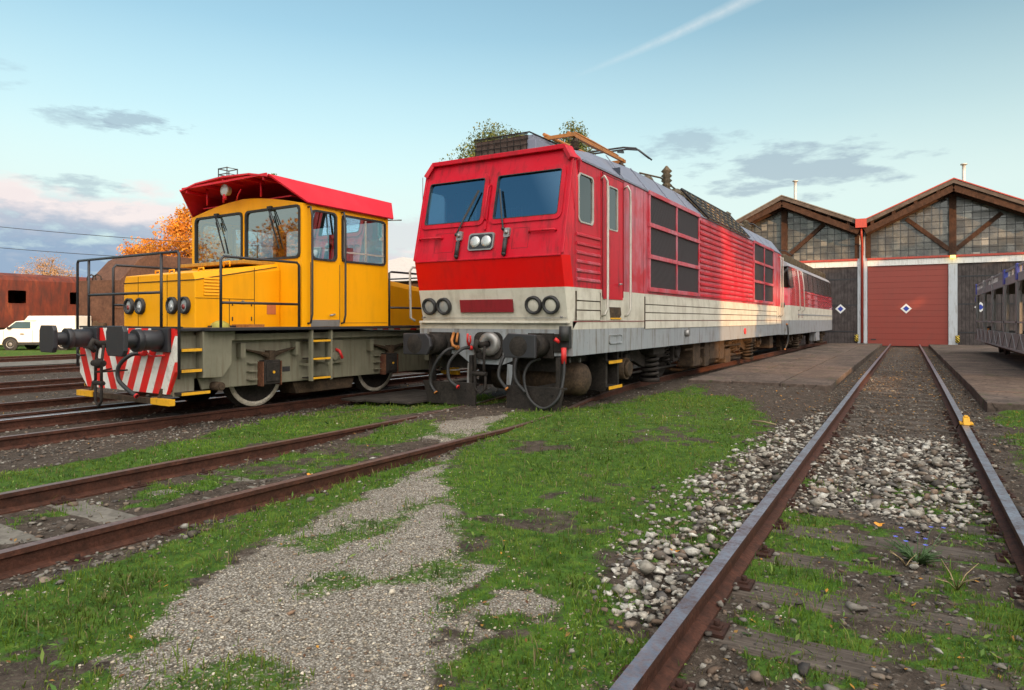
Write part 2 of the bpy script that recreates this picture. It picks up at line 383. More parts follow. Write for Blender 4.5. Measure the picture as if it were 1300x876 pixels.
# head lamp cluster
hl=B(); rrect(hl,fp,-.31,.17,2.42,2.70,.05,-.01,.035); hl=hl.build('headlight_cluster',STEEL,RL)
b=B(); rrect(b,fp,-.285,.145,2.445,2.675,.04,.03,.04); b.build('bezel',BLK,hl)
for cx in(-.175,.035):
    b=B(); c=Vector(fp(cx,2.56,.038)); b.lathe(c+Vector((0,-.004,0)),(0,-1,.2),[(0,.092),(.010,.088),(.020,.055),(.024,0)],20); b.build('lamp',REFL,hl)
for x in(-.50,.40):
    b=B(); rrect(b,fp,x-.05,x+.05,2.60,2.75,.02,0,.05); b.ball(fp(x,2.68,.06),.035); b.build('washer_housing',STEEL,RL)
    b=B(); b.cyl(fp(x-.01,2.34,.04),fp(x-.01,2.56,.04),.035); b.ball(fp(x-.01,2.56,.04),.037); b.ball(fp(x-.01,2.34,.04),.037); b.build('rubber_stop',RUBBER,RL)
for (a,c) in [(-1.33,-.86),(.78,1.25)]:
    b=B(); b.tube([fp(a,2.66,0),fp(a+.02,2.67,.05),fp(c-.02,2.67,.05),fp(c,2.66,0)],.017); b.build('front_handrail',RED,RL)
b=B()
for (u0,u1) in [(-1.0,-.62),(.5,.78)]:
    for v in(2.42,2.74): b.bar(fp(u0,v,.001),fp(u1,v,.001),.004,.006)
    for u in(u0,u1): b.bar(fp(u,2.42,.001),fp(u,2.74,.001),.004,.006)
b.build('panel_joint',DRED,RL)
# round lamps
for i,x in enumerate((-1.17,-.87,.83,1.13)):
    b=B(); c=Vector(fp(x,1.545,-.005)); dv=Vector((0,-1,-.18)).normalized()
    b.lathe(c,dv,[(0,.142),(.05,.142),(.062,.125),(.05,.10),(.02,.097)],28)
    lp=b.build('marker_lamp',RUBBER,RL)
    b=B(); b.lathe(c,dv,[(.022,.10),(.034,.06),(.038,0)],24); b.build('lens',CREAM if i>1 else LENS,lp)
b=B(); rrect(b,fp,-.545,.455,1.435,1.64,.005,-.01,.018); b.build('number_plate',DRED,RL,.004)
b=B()
for s in(-1,1):
    b.tube([fp(-1.30,1.36,.0),fp(-1.30,1.36,.06)] if s<0 else [fp(1.3,1.36,0),fp(1.3,1.36,.06)],.012)
b.bar(fp(-1.36,1.345,.02),fp(1.38,1.345,.02),.012,.012); b.build('lower_rail',STEEL,RL)
# left corner grab rail
b=B(); b.tube([(-1.42,-.02,2.20),(-1.50,-.12,2.21),(-1.54,-.14,2.14),(-1.54,-.12,1.35),(-1.50,-.05,1.30)],.02); b.build('corner_handrail',HANDR,RL)
# buffers (rectangular plates)
for sx,x in((-1,-1.0),(1,.92)):
    bf=B(); bf.prism([(x-.26,.76),(x+.26,.76),(x+.26,1.10),(x-.20,1.12),(x-.30,1.0),(x-.30,.88)] if sx>0 else [(x-.26,.76),(x+.22,.76),(x+.3,.9),(x+.28,1.02),(x+.2,1.10),(x-.26,1.10)],'y',-.66,-.60)
    bf=bf.build('buffer',BLK,RL,.015)
    b=B(); b.cyl((x,-.60,.92),(x,-.3,.92),.10,.13); b.cyl((x,-.32,.92),(x,.02,.92),.17); b.box(x-.22,x+.22,-.02,.015,.73,1.11); b.build('barrel',GRIME,bf)
    b=B(); b.lathe((x-.02,-.66,.93),(0,-1,0),[(.001,.15),(.006,.14),(.008,0)],24); b.build('wear_mark',GRIME,bf)
for (x0,x1) in((-.93,-.62),(1.02,1.30)):
    b=B(); b.box(x0,x1,.0,.016,.82,1.10); b.build('beam_recess',GRIME,RL)
# coupler
cp=B(); rrect(cp,lambda u,v,h:(u,.02-h,v),-.30,.22,.68,1.12,.12,-.01,.05); cp=cp.build('coupler',GRIME,RL)
b=B(); b.lathe((.02,-.03,.93),(0,-1,0),[(0,.19),(.06,.19),(.09,.15),(.09,.06),(.04,.05),(.04,0)],24); b.build('spring_boss',STEEL,cp)
b=B(); b.tube([(.0,-.08,.93),(.0,-.32,.92),(.0,-.40,.97),(.0,-.44,.90),(.0,-.38,.82),(.0,-.30,.84)],[.05,.05,.045,.04,.03,.02]); b.build('hook',GRIME,cp)
b=B()
for x in(-.09,.07):
    b.tube([(x,-.28,.90),(x,-.30,.70),(x,-.30,.46)],.022)
b.cyl((-.14,-.30,.47),(.12,-.30,.47),.035); b.tube([(-.1,-.30,.46),(-.1,-.3,.24),(0,-.3,.16),(.1,-.3,.24),(.1,-.30,.46)],.02); b.build('screw_link',GRIME,cp)
# hoses
def hose(name,pts,r,parent,endmat=None,mat=RUBBER):
    P=[Vector(p) for p in pts]; sp=[]
    Q=[P[0]]+P+[P[-1]]
    for i in range(1,len(Q)-2):
        for k in range(6):
            t=k/6; a,b_,c,d=Q[i-1],Q[i],Q[i+1],Q[i+2]
            sp.append(.5*((2*b_)+(-a+c)*t+(2*a-5*b_+4*c-d)*t*t+(-a+3*b_-3*c+d)*t**3))
    sp.append(P[-1])
    b=B(); b.tube(sp,r); h=b.build(name,mat,parent)
    if endmat:
        for seg,kk in((sp[:3],1.35),(sp[-2:],1.2)):
            b=B(); b.tube(seg,r*kk); b.build('hose_fitting',endmat,h)
    return h
hose('air_hose',[(-.62,-.0,.86),(-.72,-.2,.82),(-.88,-.3,.6),(-.98,-.3,.3),(-.86,-.3,.12)],.028,RL,DORANGE)
hose('air_hose',[(-.36,0,.86),(-.44,-.18,.84),(-.60,-.3,.62),(-.58,-.32,.36),(-.40,-.32,.24)],.028,RL,REDHOSE)
hose('air_hose',[(.34,0,.80),(.36,-.2,.72),(.34,-.3,.45),(.5,-.3,.25)],.028,RL,DORANGE)
hose('air_hose',[(.62,0,.80),(.60,-.2,.70),(.64,-.3,.42),(.82,-.3,.22)],.028,RL,None)
hose('jumper_cable',[(1.36,-.1,.86),(1.38,-.14,.5),(1.34,-.24,.16),(1.12,-.3,-.0),(.88,-.3,.14),(.78,-.28,.45),(.84,-.2,.66),(.92,-.02,.72)],.022,RL,None)
b=B(); b.cyl((1.36,-.09,1.0),(1.36,-.09,1.22),.075); b.box(1.29,1.43,-.06,.02,.9,1.22); jb=b.build('jumper_socket',RUBBER,RL)
b=B(); b.cyl((1.36,-.1,.66),(1.36,-.1,.9),.04); b.cyl((1.30,-.12,.98),(1.24,-.16,1.03),.03); b.build('red_plug',REDHOSE,jb)
b=B(); b.tube([(-.40,-.03,.88),(-.38,-.1,.98),(-.36,-.12,1.09)],.018); b.tube([(-.40,-.03,.88),(-.32,-.1,.97),(-.31,-.12,1.06)],.016); b.build('valve_lever',REDHOSE,RL)
b=B(); b.tube([(-.70,-.03,1.1),(-.68,-.12,.98),(-.66,-.12,.9),(-.58,-.1,.86)],.026); b.tube([(-.62,-.03,1.1),(-.60,-.1,.95)],.02); b.build('orange_cock',DORANGE,RL)
for x in(-.33,.42):
    b=B(); b.prism([(x-.05,.28),(x+.03,.28),(x+.08,.60),(x-.03,.62)],'y',-.12,-.06); b.build('plough_bracket',GREYS,RL)
for (x0,x1) in((-1.2,-.13),(.42,1.43)):
    b=B()
    xa,xb=(x0+.12,x1-.02) if x0<0 else (x0+.02,x1-.08)
    b.prism([(x0,.31),(x1,.31),(xb,-.055),(xa,-.055)],'y',-.22,-.19)
    b.box(x0+.02,x1-.02,-.19,-.08,.27,.30); b.box((x0+x1)/2-.04,(x0+x1)/2+.04,-.19,.6,.22,.30)
    b.box(x0+.1,x0+.16,-.19,-.05,.3,.75);b.box(x1-.16,x1-.1,-.19,-.05,.3,.75)
    pl=b.build('snow_plough',GRIME,RL,.006)
    for k in range(4):
        b=B(); b.cyl((lerp(x0,x1,.2+.2*k),-.222,.2),(lerp(x0,x1,.2+.2*k),-.235,.2),.018,n=6); b.build('bolt',GRIME,pl)
# --- cab side windows & doors
for sx in(-1,1):
    sp_=lambda u,v,h,sx=sx:(sx*(1.45+h),u,v)
    fr=B(); fr.frame(sp_,.235,.745,2.83,3.55,.022,.08,-.02,.014); fr=fr.build('cab_side_window',HANDR,RL)
    b=B(); b.panel(sp_,.22,.76,2.82,3.56,-.01); b.build('pane',GLASSO,fr)
    # door
    d=B()
    d.grid(lambda u,v:(sx*1.462,u,v),[1.14,1.37,1.76,2.0],[1.83,2.82,3.56,3.71],{(1,1)})
    d.grid(lambda u,v:(sx*1.462,u,v),[1.14,2.0],[1.66,1.83],matfn=lambda i,j:0)
    d=d.build('cab_door',RED,RL)
    b=B(); b.frame(sp_,1.385,1.745,2.84,3.54,.02,.03,-.02,.02); b.build('window_frame',HANDR,d)
    b=B(); b.panel(sp_,1.37,1.76,2.82,3.56,0.0); b.build('pane',GLASSO,d)
    b=B()
    for (u0,v0,u1,v1) in [(1.125,1.7,1.125,3.73),(2.012,1.7,2.012,3.73),(1.125,3.725,2.012,3.725)]:
        b.bar(sp_(u0,v0,.008),sp_(u1,v1,.008),.018,.018)
    b.build('door_gap',DRED,d)
    b=B(); b.tube([sp_(1.86,1.93,.01),sp_(1.84,1.93,.06),sp_(1.72,1.92,.06)],.014); b.build('handle',STEEL,d)
    for y0 in(1.08,2.10):
        b=B(); b.tube([sp_(y0,3.62,.0),sp_(y0,3.66,.06),sp_(y0+.06,3.58,.085),sp_(y0+.08,3.3,.085),sp_(y0+.08,1.50,.085),sp_(y0+.02,1.40,.06),sp_(y0+.02,1.38,0)],.021); b.build('door_handrail',HANDR,RL)
    b=B(); b.box(min(sx*1.451,sx*1.456),max(sx*1.451,sx*1.456),1.28,2.05,1.31,1.64); rec=b.build('step_recess',CREAM,RL)
    b=B(); b.prism([(1.45,1.34),(1.85,1.34),(1.93,1.40),(1.90,1.53),(1.40,1.53)],'x',sx*1.452,sx*1.462); b.build('opening',GRIMEB,rec)
    b=B(); b.box(min(sx*1.455,sx*1.475),max(sx*1.455,sx*1.475),1.45,1.9,1.325,1.35); b.build('tread',YEL2,rec)
    # ribs: cab red ribs, cream planks, long red ribs
    b=B()
    for k in range(6):
        z=1.90+k*.137; b.prism([(0,z),(.022,z+.02),(.022,z+.06),(0,z+.10)],'y',0,0) if False else None
        pts=[(sx*1.451,z),(sx*1.474,z+.018),(sx*1.474,z+.045),(sx*1.451,z+.065)]
        b.prism(pts,'y',.14,1.02,0)
    b.build('cab_ribbing',REDW,RL)
    for (ya,yb) in((.12,1.02),(3.12,16.9)):
        b=B()
        for z0,z1 in((1.31,1.455),(1.47,1.60),(1.615,1.75)) if ya<1 else ((1.145,1.29),(1.305,1.445),(1.46,1.60),(1.615,1.755)):
            b.prism([(sx*1.451,z0),(sx*1.466,z0+.004),(sx*1.460,z1),(sx*1.451,z1)],'y',ya,yb)
        b.build('cream_boarding',CREAM,RL,)
        b=B()
        for z0 in (1.463,1.608) if ya<1 else (1.298,1.4525,1.6075): b.box(min(sx*1.4505,sx*1.453),max(sx*1.4505,sx*1.453),ya,yb,z0-.008,z0+.008)
        for y in (ya,yb): b.box(min(sx*1.4505,sx*1.468),max(sx*1.4505,sx*1.468),y-.006,y+.006,1.15 if ya>1 else 1.31,1.755)
        b.build('boarding_gap',GRIMEB,RL)
    b=B()
    for k in range(14):
        z=1.85+k*.134
        b.prism([(sx*1.451,z),(sx*1.480,z+.02),(sx*1.480,z+.06),(sx*1.451,z+.085)],'y',6.86,12.8)
    b.build('side_ribbing',REDW if False else RED,RL)
    # ventilation grilles
    for (ya,yb) in((3.35,6.75),(12.95,16.2)):
        g=B(); ym=(ya+yb)/2
        for y in(ya,ym,yb): g.box(min(sx*1.45,sx*1.485),max(sx*1.45,sx*1.485),y-.035,y+.035,1.90,3.76)
        for z in(1.90,2.53,3.14,3.75): g.box(min(sx*1.45,sx*1.495),max(sx*1.45,sx*1.495),ya-.05,yb+.05,z-.042,z+.042)
        g=g.build('ventilation_grille',REDW,RL,.006)
        for (y0,y1) in((ya+.035,ym-.035),(ym+.035,yb-.035)):
            for (z0,z1) in((1.942,2.488),(2.572,3.098),(3.182,3.708)):
                b=B(); b.box(min(sx*1.452,sx*1.462),max(sx*1.452,sx*1.462),y0,y1,z0,z1); b.build('filter_mesh',MESH,g)
    b=B()
    for y in(.10,1.06,2.08,3.08,6.84,12.84,16.95): b.box(min(sx*1.4505,sx*1.4535),max(sx*1.4505,sx*1.4535),y-.006,y+.006,1.82,3.77)
    b.box(min(sx*1.4505,sx*1.458),max(sx*1.4505,sx*1.458),.05,LEN,1.285,1.297)
    b.build('panel_seam',DRED,RL)
    for y0 in(17.3,17.75):
        b=B(); b.tube([sp_(y0,3.60,0),sp_(y0,3.62,.09),sp_(y0,3.5,.09),sp_(y0,1.5,.09),sp_(y0,1.42,0)],.022); b.build('rear_handrail',HANDR,RL)
    b=B(); b.frame(sp_,1.42,1.95,.93,1.05,.02,.03,-.02,.02) ; b.box(min(sx*1.440,sx*1.453),max(sx*1.440,sx*1.453),1.42,1.95,.93,1.05)
    b.build('skirt_vent',GREYS,RL)
    b=B(); b.cyl(sp_(5.75,1.02,.0),sp_(5.75,1.02,.09),.085,.07); b.build('charging_socket',STEEL,RL)
    b=B(); b.cyl(sp_(11.7,.98,.0),sp_(11.7,.98,.03),.09); b.build('side_reflector',REDHOSE,RL)
# --- roof
b=B()
st=[(.2,1.27,3.99,1.0,4.02,4.03),(1.4,1.40,3.84,1.08,4.16,4.20),(3.2,1.45,3.78,1.10,4.24,4.30),(LEN,1.45,3.78,1.10,4.26,4.34)]
vs=[];
for (y,a,za,c,zc,zt) in st: vs+=[(-1.45 if y>.3 else -1.27,y,3.78 if y>.3 else za),(-a,y,za),(-c,y,zc),(0,y,zt),(c,y,zc),(a,y,za),(1.45 if y>.3 else 1.27,y,3.78 if y>.3 else za)]
fs=[(k*7+i,k*7+i+1,(k+1)*7+i+1,(k+1)*7+i) for k in range(3) for i in range(6)]
b.add(vs,fs); b.add([vs[i] for i in range(7)],[(0,1,2,3,4,5,6)])
for sx in(-1,1):
    b.add([(sx*1.27,.2,3.99),(sx*1.45,yf(3.8)+.15,3.78),(sx*1.45,1.4,3.78)],[(0,1,2)])
b.build('roof',ROOFG,RL)
b=B()
for y in(2.1,3.3,4.6,6.0,12.4,13.6,14.9,16.2):
    for sx in(-1,1): b.bar((sx*1.455,y,3.785),(sx*1.105,y,4.25),.03,.012)
for sx in(-1,1): b.bar((sx*1.455,.35,3.775),(sx*1.455,LEN,3.775),.03,.03)
b.build('roof_seam',ROOFG,RL)
# rooftop cooling unit at the front
ac=B(); ac.prism([(.62,4.10),(1.7,4.12),(1.7,4.40),(1.3,4.44),(.75,4.42)],'x',-.72,.38); ac.box(.32,.5,.6,1.7,4.0,4.3)
ac=ac.build('rooftop_cooler',ROOFG,RL,.01)
b=B(); b.box(-.68,.34,.60,.63,4.13,4.38); b.build('radiator_core',rusty('radiator_core',(.05,.035,.03),(.15,.10,.08),None,14),ac)
b=B()
for k in range(9): x=-.68+k*.1275; b.tube([(x,.585,4.12),(x,.575,4.39)],.007,5)
for z in(4.12,4.22,4.31,4.39): b.tube([(-.7,.578,z),(.36,.578,z)],.008,5)
for k in range(5): b.tube([(-.72,.7+k*.22,4.15),(-.74,.7+k*.22,4.42)],.008,5)
b.tube([(-.72,.6,4.42),(.38,.6,4.42),(.38,1.7,4.44)],.014,5)
b.build('wire_guard',GRIME,ac)
def pantograph(y0,x0,s,parent,z0=4.32):
    p=B()
    for sx in(-.55,.55): p.bar((x0+sx,y0,z0+.18),(x0+sx,y0+2.3,z0+.20),.05,.06)
    for y in(y0,y0+2.3): p.bar((x0-.6,y,z0+.18),(x0+.6,y,z0+.18),.06,.06)
    for sx in(-.45,.45):
        p.tube([(x0+sx,y0+.05,z0+.24),(x0+sx*.7,y0+1.4,z0+.30),(x0+sx*.5,y0+2.6,z0+.40)],.028,6)
        p.tube([(x0+sx*.8,y0+2.5,z0+.36),(x0+sx*.9,y0+1.2,z0+.34),(x0+sx,y0+.3,z0+.30)],.020,6)
    p.tube([(x0,y0,z0+.26),(x0,y0+2.4,z0+.3)],.03,6)
    p=p.build('pantograph',DORANGE,parent)
    b=B()
    for y in(y0+2.45,y0+2.62):
        b.tube([(x0-.95,y+.1,z0+.20),(x0-.75,y,z0+.40),(x0-.5,y,z0+.50),(x0+.5,y,z0+.50),(x0+.75,y+.03,z0+.46),(x0+1.0,y+.1,z0+.24)],.018,6)
    for sx in(-.4,.4): b.bar((x0+sx,y0+2.4,z0+.42),(x0+sx,y0+2.7,z0+.47),.03,.05)
    b.build('collector_head',BLK,p)
    for sx in(-.55,.55):
        for y in(y0+.1,y0+2.2):
            b=B(); b.lathe((x0+sx,y,z0-.06),(0,0,1),[(0,.06),(.03,.09),(.05,.05),(.08,.09),(.10,.05),(.13,.09),(.16,.05),(.2,.04)],10); b.build('insulator',GRIMEB,p)
    return p
BRN=rusty('brown_insulator',(.06,.04,.02),(.15,.105,.055),(.22,.16,.09),10,.5)
pantograph(1.25,.30,1,RL,4.28)
pantograph(13.9,0,1,RL)
random.seed(3)
for k in range(11):
    y=5.1+k*1.08; x=.78+.1*math.sin(k*1.7)
    b=B(); h=random.choice((.2,.28,.34)) if k!=1 else .5
    if k in(0,2,4,5,8):  b.ball((x,y,4.30+h*.3),h*.75,(1,1.3,.75),10,7)
    else: b.lathe((x,y,4.22),(0,0,1),[(0,.1)]+[(.04+i*.055,.13 if i%2 else .075) for i in range(int(h/.055)+2)]+[(h+.16,.02)],10)
    b.build('roof_insulator',BRN,RL)
b=B(); b.tube([(.7,4.9,4.50),(.8,6.0,4.58),(.75,7.4,4.52),(.5,9,4.55),(.6,12,4.55)],.02,6); b.build('roof_busbar',BRN,RL)
b=B()  # long brown roof hump behind
for k in range(7): b.box(-.8,.8,6.4+k*1.0,7.15+k*1.0,4.2,4.46)
b.build('roof_housing',BRN,RL,.03)
TANS=rusty('tan_louvre_slats',(.20,.13,.07),(.42,.29,.15),(.52,.38,.21),9,.7)
for sx in(-1,1):
    g=B()
    T=lambda u,v,h=0:(sx*(1.49-.42*v+h*.7),lerp(lerp(7.5,12.1,u),lerp(6.6,11.4,u),v),3.78+.60*v+h*.5)
    for k in range(11): g.bar(T(k/10,0,.03),T(k/10,1,.03),.05 if k%5==0 else .022,.03)
    for k in range(6): g.bar(T(0,k/5,.045),T(1,k/5,.045),.03 if k in(0,5) else .018,.025)
    g=g.build('roof_louvre',BLK,RL)
    b=B()
    for k in range(24):
        u0=k/24; b.add([T(u0,0,.0),T(u0+.03,0,.03),T(u0+.03,1,.03),T(u0,1,.0)],[(0,1,2,3)])
    b.add([T(0,0,-.03),T(1,0,-.03),T(1,1,-.03),T(0,1,-.03)],[(0,1,2,3)],1)
    b.build('louvre_slats',[TANS,TANS],g)
# --- running gear
def bogie(parent,yc,wb,name='bogie',grime=GRIME,r=.56,half=1.2,spring=True):
    for y in(yc-wb/2,yc+wb/2):
        for sx in(-1,1):
            b=B(); x=sx*.75; b.lathe((x-sx*.07,y,r),(sx,0,0),[(0,.10),(0,r+.03),(.03,r+.03),(.04,r),(.13,r-.008),(.13,r-.07),(.09,r-.09),(.08,.2),(.16,.16),(.17,0)],30)
            b.build('wheel',grime,parent)
        b=B(); b.cyl((-.8,y,r),(.8,y,r),.09); b.build('axle',grime,parent)
    for sx in(-1,1):
        b=B(); x0=sx*.98
        b.prism([(yc-wb/2-.75,.66),(yc-wb/2-.3,.86),(yc-.7,.86),(yc-.35,.60),(yc+.35,.60),(yc+.7,.86),(yc+wb/2+.3,.86),(yc+wb/2+.75,.66),(yc+wb/2+.75,.56),(yc+.8,.50),(yc+.3,.36),(yc-.3,.36),(yc-.8,.50),(yc-wb/2-.75,.56)],'x',x0,x0+sx*.10)
        b.build('bogie_frame',grime,parent,.01)
        for y in(yc-wb/2,yc+wb/2):
            b=B(); b.box(min(x0,x0+sx*.2),max(x0,x0+sx*.2),y-.18,y+.18,r-.2,r+.16); b.cyl((x0+sx*.2,y,r),(x0+sx*.27,y,r),.13,.11); b.build('axle_box',grime,parent,.015)
            for dy in(-.38,.38):
                b=B()
                pts=[(x0+sx*.08+.085*math.cos(t),y+dy+.085*math.sin(t),r-.22+.42*t/(2*math.pi*5)) for t in np.linspace(0,2*math.pi*5,60)]
                b.tube(pts,.02,6); b.build('coil_spring',grime,parent)
        if spring:
            b=B(); c=(sx*1.12,yc,0)
            pts=[(c[0]+.16*math.cos(t),yc+.16*math.sin(t),.12+.58*t/(2*math.pi*6)) for t in np.linspace(0,2*math.pi*6,84)]
            b.tube(pts,.036,7); b.cyl((c[0],yc,.04),(c[0],yc,.12),.2); b.cyl((c[0],yc,.70),(c[0],yc,.78),.2); b.box(c[0]-.2,c[0]+.2,yc-.35,yc+.35,.62,.82) ; b.build('main_spring',grime,parent)
        b=B()
        for y in(yc-wb/2-.62,yc-wb/2+.6,yc+wb/2-.6,yc+wb/2+.62): b.prism([(y-.05,.2),(y+.05,.2),(y+.07,.8),(y-.03,.8)],'x',sx*.72,sx*.86)
        b.tube([(sx*1.0,yc-wb/2-.6,.26),(sx*1.0,yc+wb/2+.6,.26)],.025); b.build('brake_rigging',grime,parent)
bogie(RL,4.35,3.1,r=.58)
bogie(RL,13.6,3.1,grime=GRIMEB,r=.58)
b=B(); b.lathe((.55,.78,.36),(1,0,0),[(-.9,0),(-.9,.22),(0,.27),(.66,.27),(.74,.24),(.80,.15),(.82,0)],26)
t_=b.build('air_reservoir',GRIMEB,RL)
for q_ in((1.05,.74),(1.18,.84)):
    b=B(); b.cyl((*q_,.60),(*q_,.70),.02); b.build('strap_bolt',STEEL,t_)
for sx in(-1,1):
    b=B(); b.box(min(sx*1.0,sx*1.3),max(sx*1.0,sx*1.3),1.62,1.70,.1,.8); b.box(min(sx*1.0,sx*1.3),max(sx*1.0,sx*1.3),2.15,2.22,.1,.8); b.box(min(sx*1.0,sx*1.05),max(sx*1.0,sx*1.05),1.65,2.2,.3,.8); lad=b.build('cab_steps',GRIME,RL)
    for z in(.14,.58):
        b=B(); b.box(min(sx*1.1,sx*1.36),max(sx*1.1,sx*1.36),1.62,2.22,z,z+.03,0); b.box(min(sx*1.355,sx*1.365),max(sx*1.355,sx*1.365),1.62,2.22,z-.02,z+.032,1); b.build('tread',[GRIME,YEL2],lad)
    b=B(); b.cyl((sx*.9,2.62,.42),(sx*1.3,2.62,.42),.2); b.cyl((sx*1.3,2.62,.42),(sx*1.36,2.62,.42),.17,.13); b.build('brake_cylinder',GRIMEB,RL)
    for (y0,y1,z0,z1) in [(6.9,7.5,.2,.78),(7.9,8.3,.15,.78),(8.35,9.3,.3,.78),(9.4,9.9,.25,.78),(10.0,10.6,.12,.5),(16.5,17.1,.3,.78)]:
        b=B(); b.box(min(sx*.9,sx*1.3),max(sx*.9,sx*1.3),y0,y1,z0,z1); b.build('equipment_box',GRIMEB,RL,.02)
    b=B(); b.cyl((sx*1.1,7.0,.28),(sx*1.1,9.2,.28),.14); b.tube([(sx*1.25,6.3,.62),(sx*1.25,12,.58)],.03); b.tube([(sx*1.2,9.3,.2),(sx*1.25,10.4,.34),(sx*1.2,11.6,.3)],.03); b.build('brake_pipe',GRIMEB,RL)
for sx in(-1,1):
    b=B(); b.cyl((sx*.9,LEN,.95),(sx*.9,LEN+.5,.95),.14); b.cyl((sx*.9,LEN+.5,.95),(sx*.9,LEN+.56,.95),.24); b.build('rear_buffer',GRIME,RL)
# ================================================================== SECOND LOCOMOTIVE
R2=empty('electric_locomotive',(-5.791+axr[0]*19.35,9.313+axr[1]*19.35,0),angr,'shiny rounded-nose red locomotive with a long window band, behind the angular crimson one','locomotive','red electric locomotives')
L2=16.35
def prof(z):   # half width
    return interp(z,[(.7,1.45),(1.9,1.45),(2.6,1.43),(3.5,1.34),(3.62,1.25)])
def yfront(z): return interp(z,[(.7,.15),(1.3,0.02),(1.9,-.02),(2.5,.10),(3.0,.35),(3.45,.75),(3.62,.95)])
b=B(); zz=[.72,1.3,1.9,2.3,2.62,3.0,3.5,3.62]; na=8
def ring(z):
    w=prof(z); y0=yfront(z); out=[]
    r=1.0
    for k in range(na+1):
        t=R(90*k/na); out.append((w-r+r*math.cos(t), y0+r-r*math.sin(t)))
    right=out; left=[(-x,y) for x,y in reversed(out)]
    return [(w,L2-.5),(w,11.5),(w,4.6),(w,y0+1.9)]+right+left+[(-w,y0+1.9),(-w,4.6),(-w,11.5),(-w,L2-.5)]
rings=[[(x,y,z) for x,y in ring(z)] for z in zz]; n=len(rings[0])
vs=[p for r_ in rings for p in r_]; fs=[];ms=[]
for j in range(len(zz)-1):
    for i in range(n-1):
        glassy = j==5 and False
        b_m=[2,1,0,0,0,0,0][j]
        if j in(4,5) and (i in(0,1) or i in(n-3,n-2)): b_m=3     # long window band
        if j in(4,5) and (i in range(6,12) or i in range(n-13,n-7)): b_m=3
        fs.append(((j*n+i),(j*n+i+1),((j+1)*n+i+1),((j+1)*n+i))); ms.append(b_m)
o=len(b.v); b.v+=vs; b.f+=fs; b.m+=ms; b.s+=[False]*len(fs)
b.add([rings[k][0] for k in range(len(zz))]+[rings[k][-1] for k in reversed(range(len(zz)))],[tuple(range(2*len(zz)))],0)
RED2=paint('glossy_red_paint',(.55,.012,.03),(.2,.02,.02),.25,.22,(.55,.08,.1),.3,.7,2,coat=.6)
BANDG=paint('window_band_glass',(.045,.028,.022),(.02,.02,.02),.3,.16,spec=.5)
b.build('body',[RED2,CREAM,GREYS,BANDG],R2)
b=B(); pr=[(1.34,3.5),(1.25,3.64),(1.0,3.80),(.6,3.9),(-.6,3.9),(-1.0,3.80),(-1.25,3.64),(-1.34,3.5)]
b.prism(pr,'y',.95,L2-.45); b.build('roof',paint('silver_roof',(.42,.42,.45),(.12,.09,.07),.6,.35,None,0,.4,3,metal=.3),R2)
b=B()
for k in range(12): b.box(-1.0,1.12,1.5+k*1.2,2.45+k*1.2,3.72,4.05)
b.build('roof_housing',BRN,R2,.05)
pantograph(1.6,0,1,R2,3.95)
for sx in(-1,1):
    q=lambda u,v,h,sx=sx:(sx*(prof(v)+h),u,v)
    b=B()
    for z in(2.0,2.25,2.5): b.prism([(sx*1.44,z),(sx*1.47,z+.02),(sx*1.47,z+.05),(sx*1.44,z+.08)],'y',4.2,L2-.6)
    b.build('side_ribbing',RED2,R2)
    b=B()
    b.frame(q,4.62,11.48,2.66,3.46,.03,.08,-.01,.015); b.frame(q,11.5,L2-.55,2.66,3.46,.03,.08,-.01,.015)
    for y in(6.3,8.0,9.7,13.2,14.8): b.bar(q(y,2.66,.005),q(y,3.46,.005),.03,.03)
    wb_=b.build('window_band',BLK,R2)
    b=B(); b.frame(q,.62,1.5,2.66,3.4,.03,.12,-.02,.02); cw=b.build('cab_side_window',BLK,R2)
    b=B(); b.panel(q,.62,1.5,2.66,3.4,.012); b.build('pane',BANDG,cw)
    for y in(2.7,4.0):
        b=B(); b.tube([q(y,3.45,0),q(y,3.42,.08),q(y,2.8,.09),q(y,1.75,.09),q(y,1.7,0)],.022); b.build('door_handrail',HANDR,R2)
    b=B(); b.bar(q(2.85,1.4,.01),q(2.85,3.45,.01),.02,.02); b.bar(q(3.8,1.4,.01),q(3.8,3.45,.01),.02,.02); b.bar(q(2.85,3.45,.01),q(3.8,3.45,.01),.02,.02); b.build('door_gap',DRED,R2)
    b=B(); b.box(min(sx*1.451,sx*1.47),max(sx*1.451,sx*1.47),2.6,L2-.6,1.52,1.57); b.build('stripe_rail',GREYS,R2)
    b=B(); b.box(min(sx*1.1,sx*1.42),max(sx*1.1,sx*1.42),8.8,10.2,.25,.72); b.build('battery_box',GREYS,R2,.02)
    for x in(sx*.9,):
        b=B(); b.cyl((x,.1,.98),(x,-.45,.98),.13); b.cyl((x,-.45,.98),(x,-.52,.98),.24); b.build('buffer',GRIME,R2)
    hose('jumper_cable',[(sx*1.42,-.0,1.15),(sx*1.5,-.2,.95),(sx*1.5,-.25,.5),(sx*1.4,-.35,.15)],.03,R2,DORANGE)
b=B(); b.cyl((1.0,.0,1.9),(1.32,.1,1.9),.1);b.cyl((-1.32,.1,1.9),(-1.0,0,1.9),.1); b.build('marker_lamp',BLK,R2)
bogie(R2,4.0,3.0,grime=GRIMEB,r=.55); bogie(R2,12.6,3.0,grime=GRIMEB,r=.55)
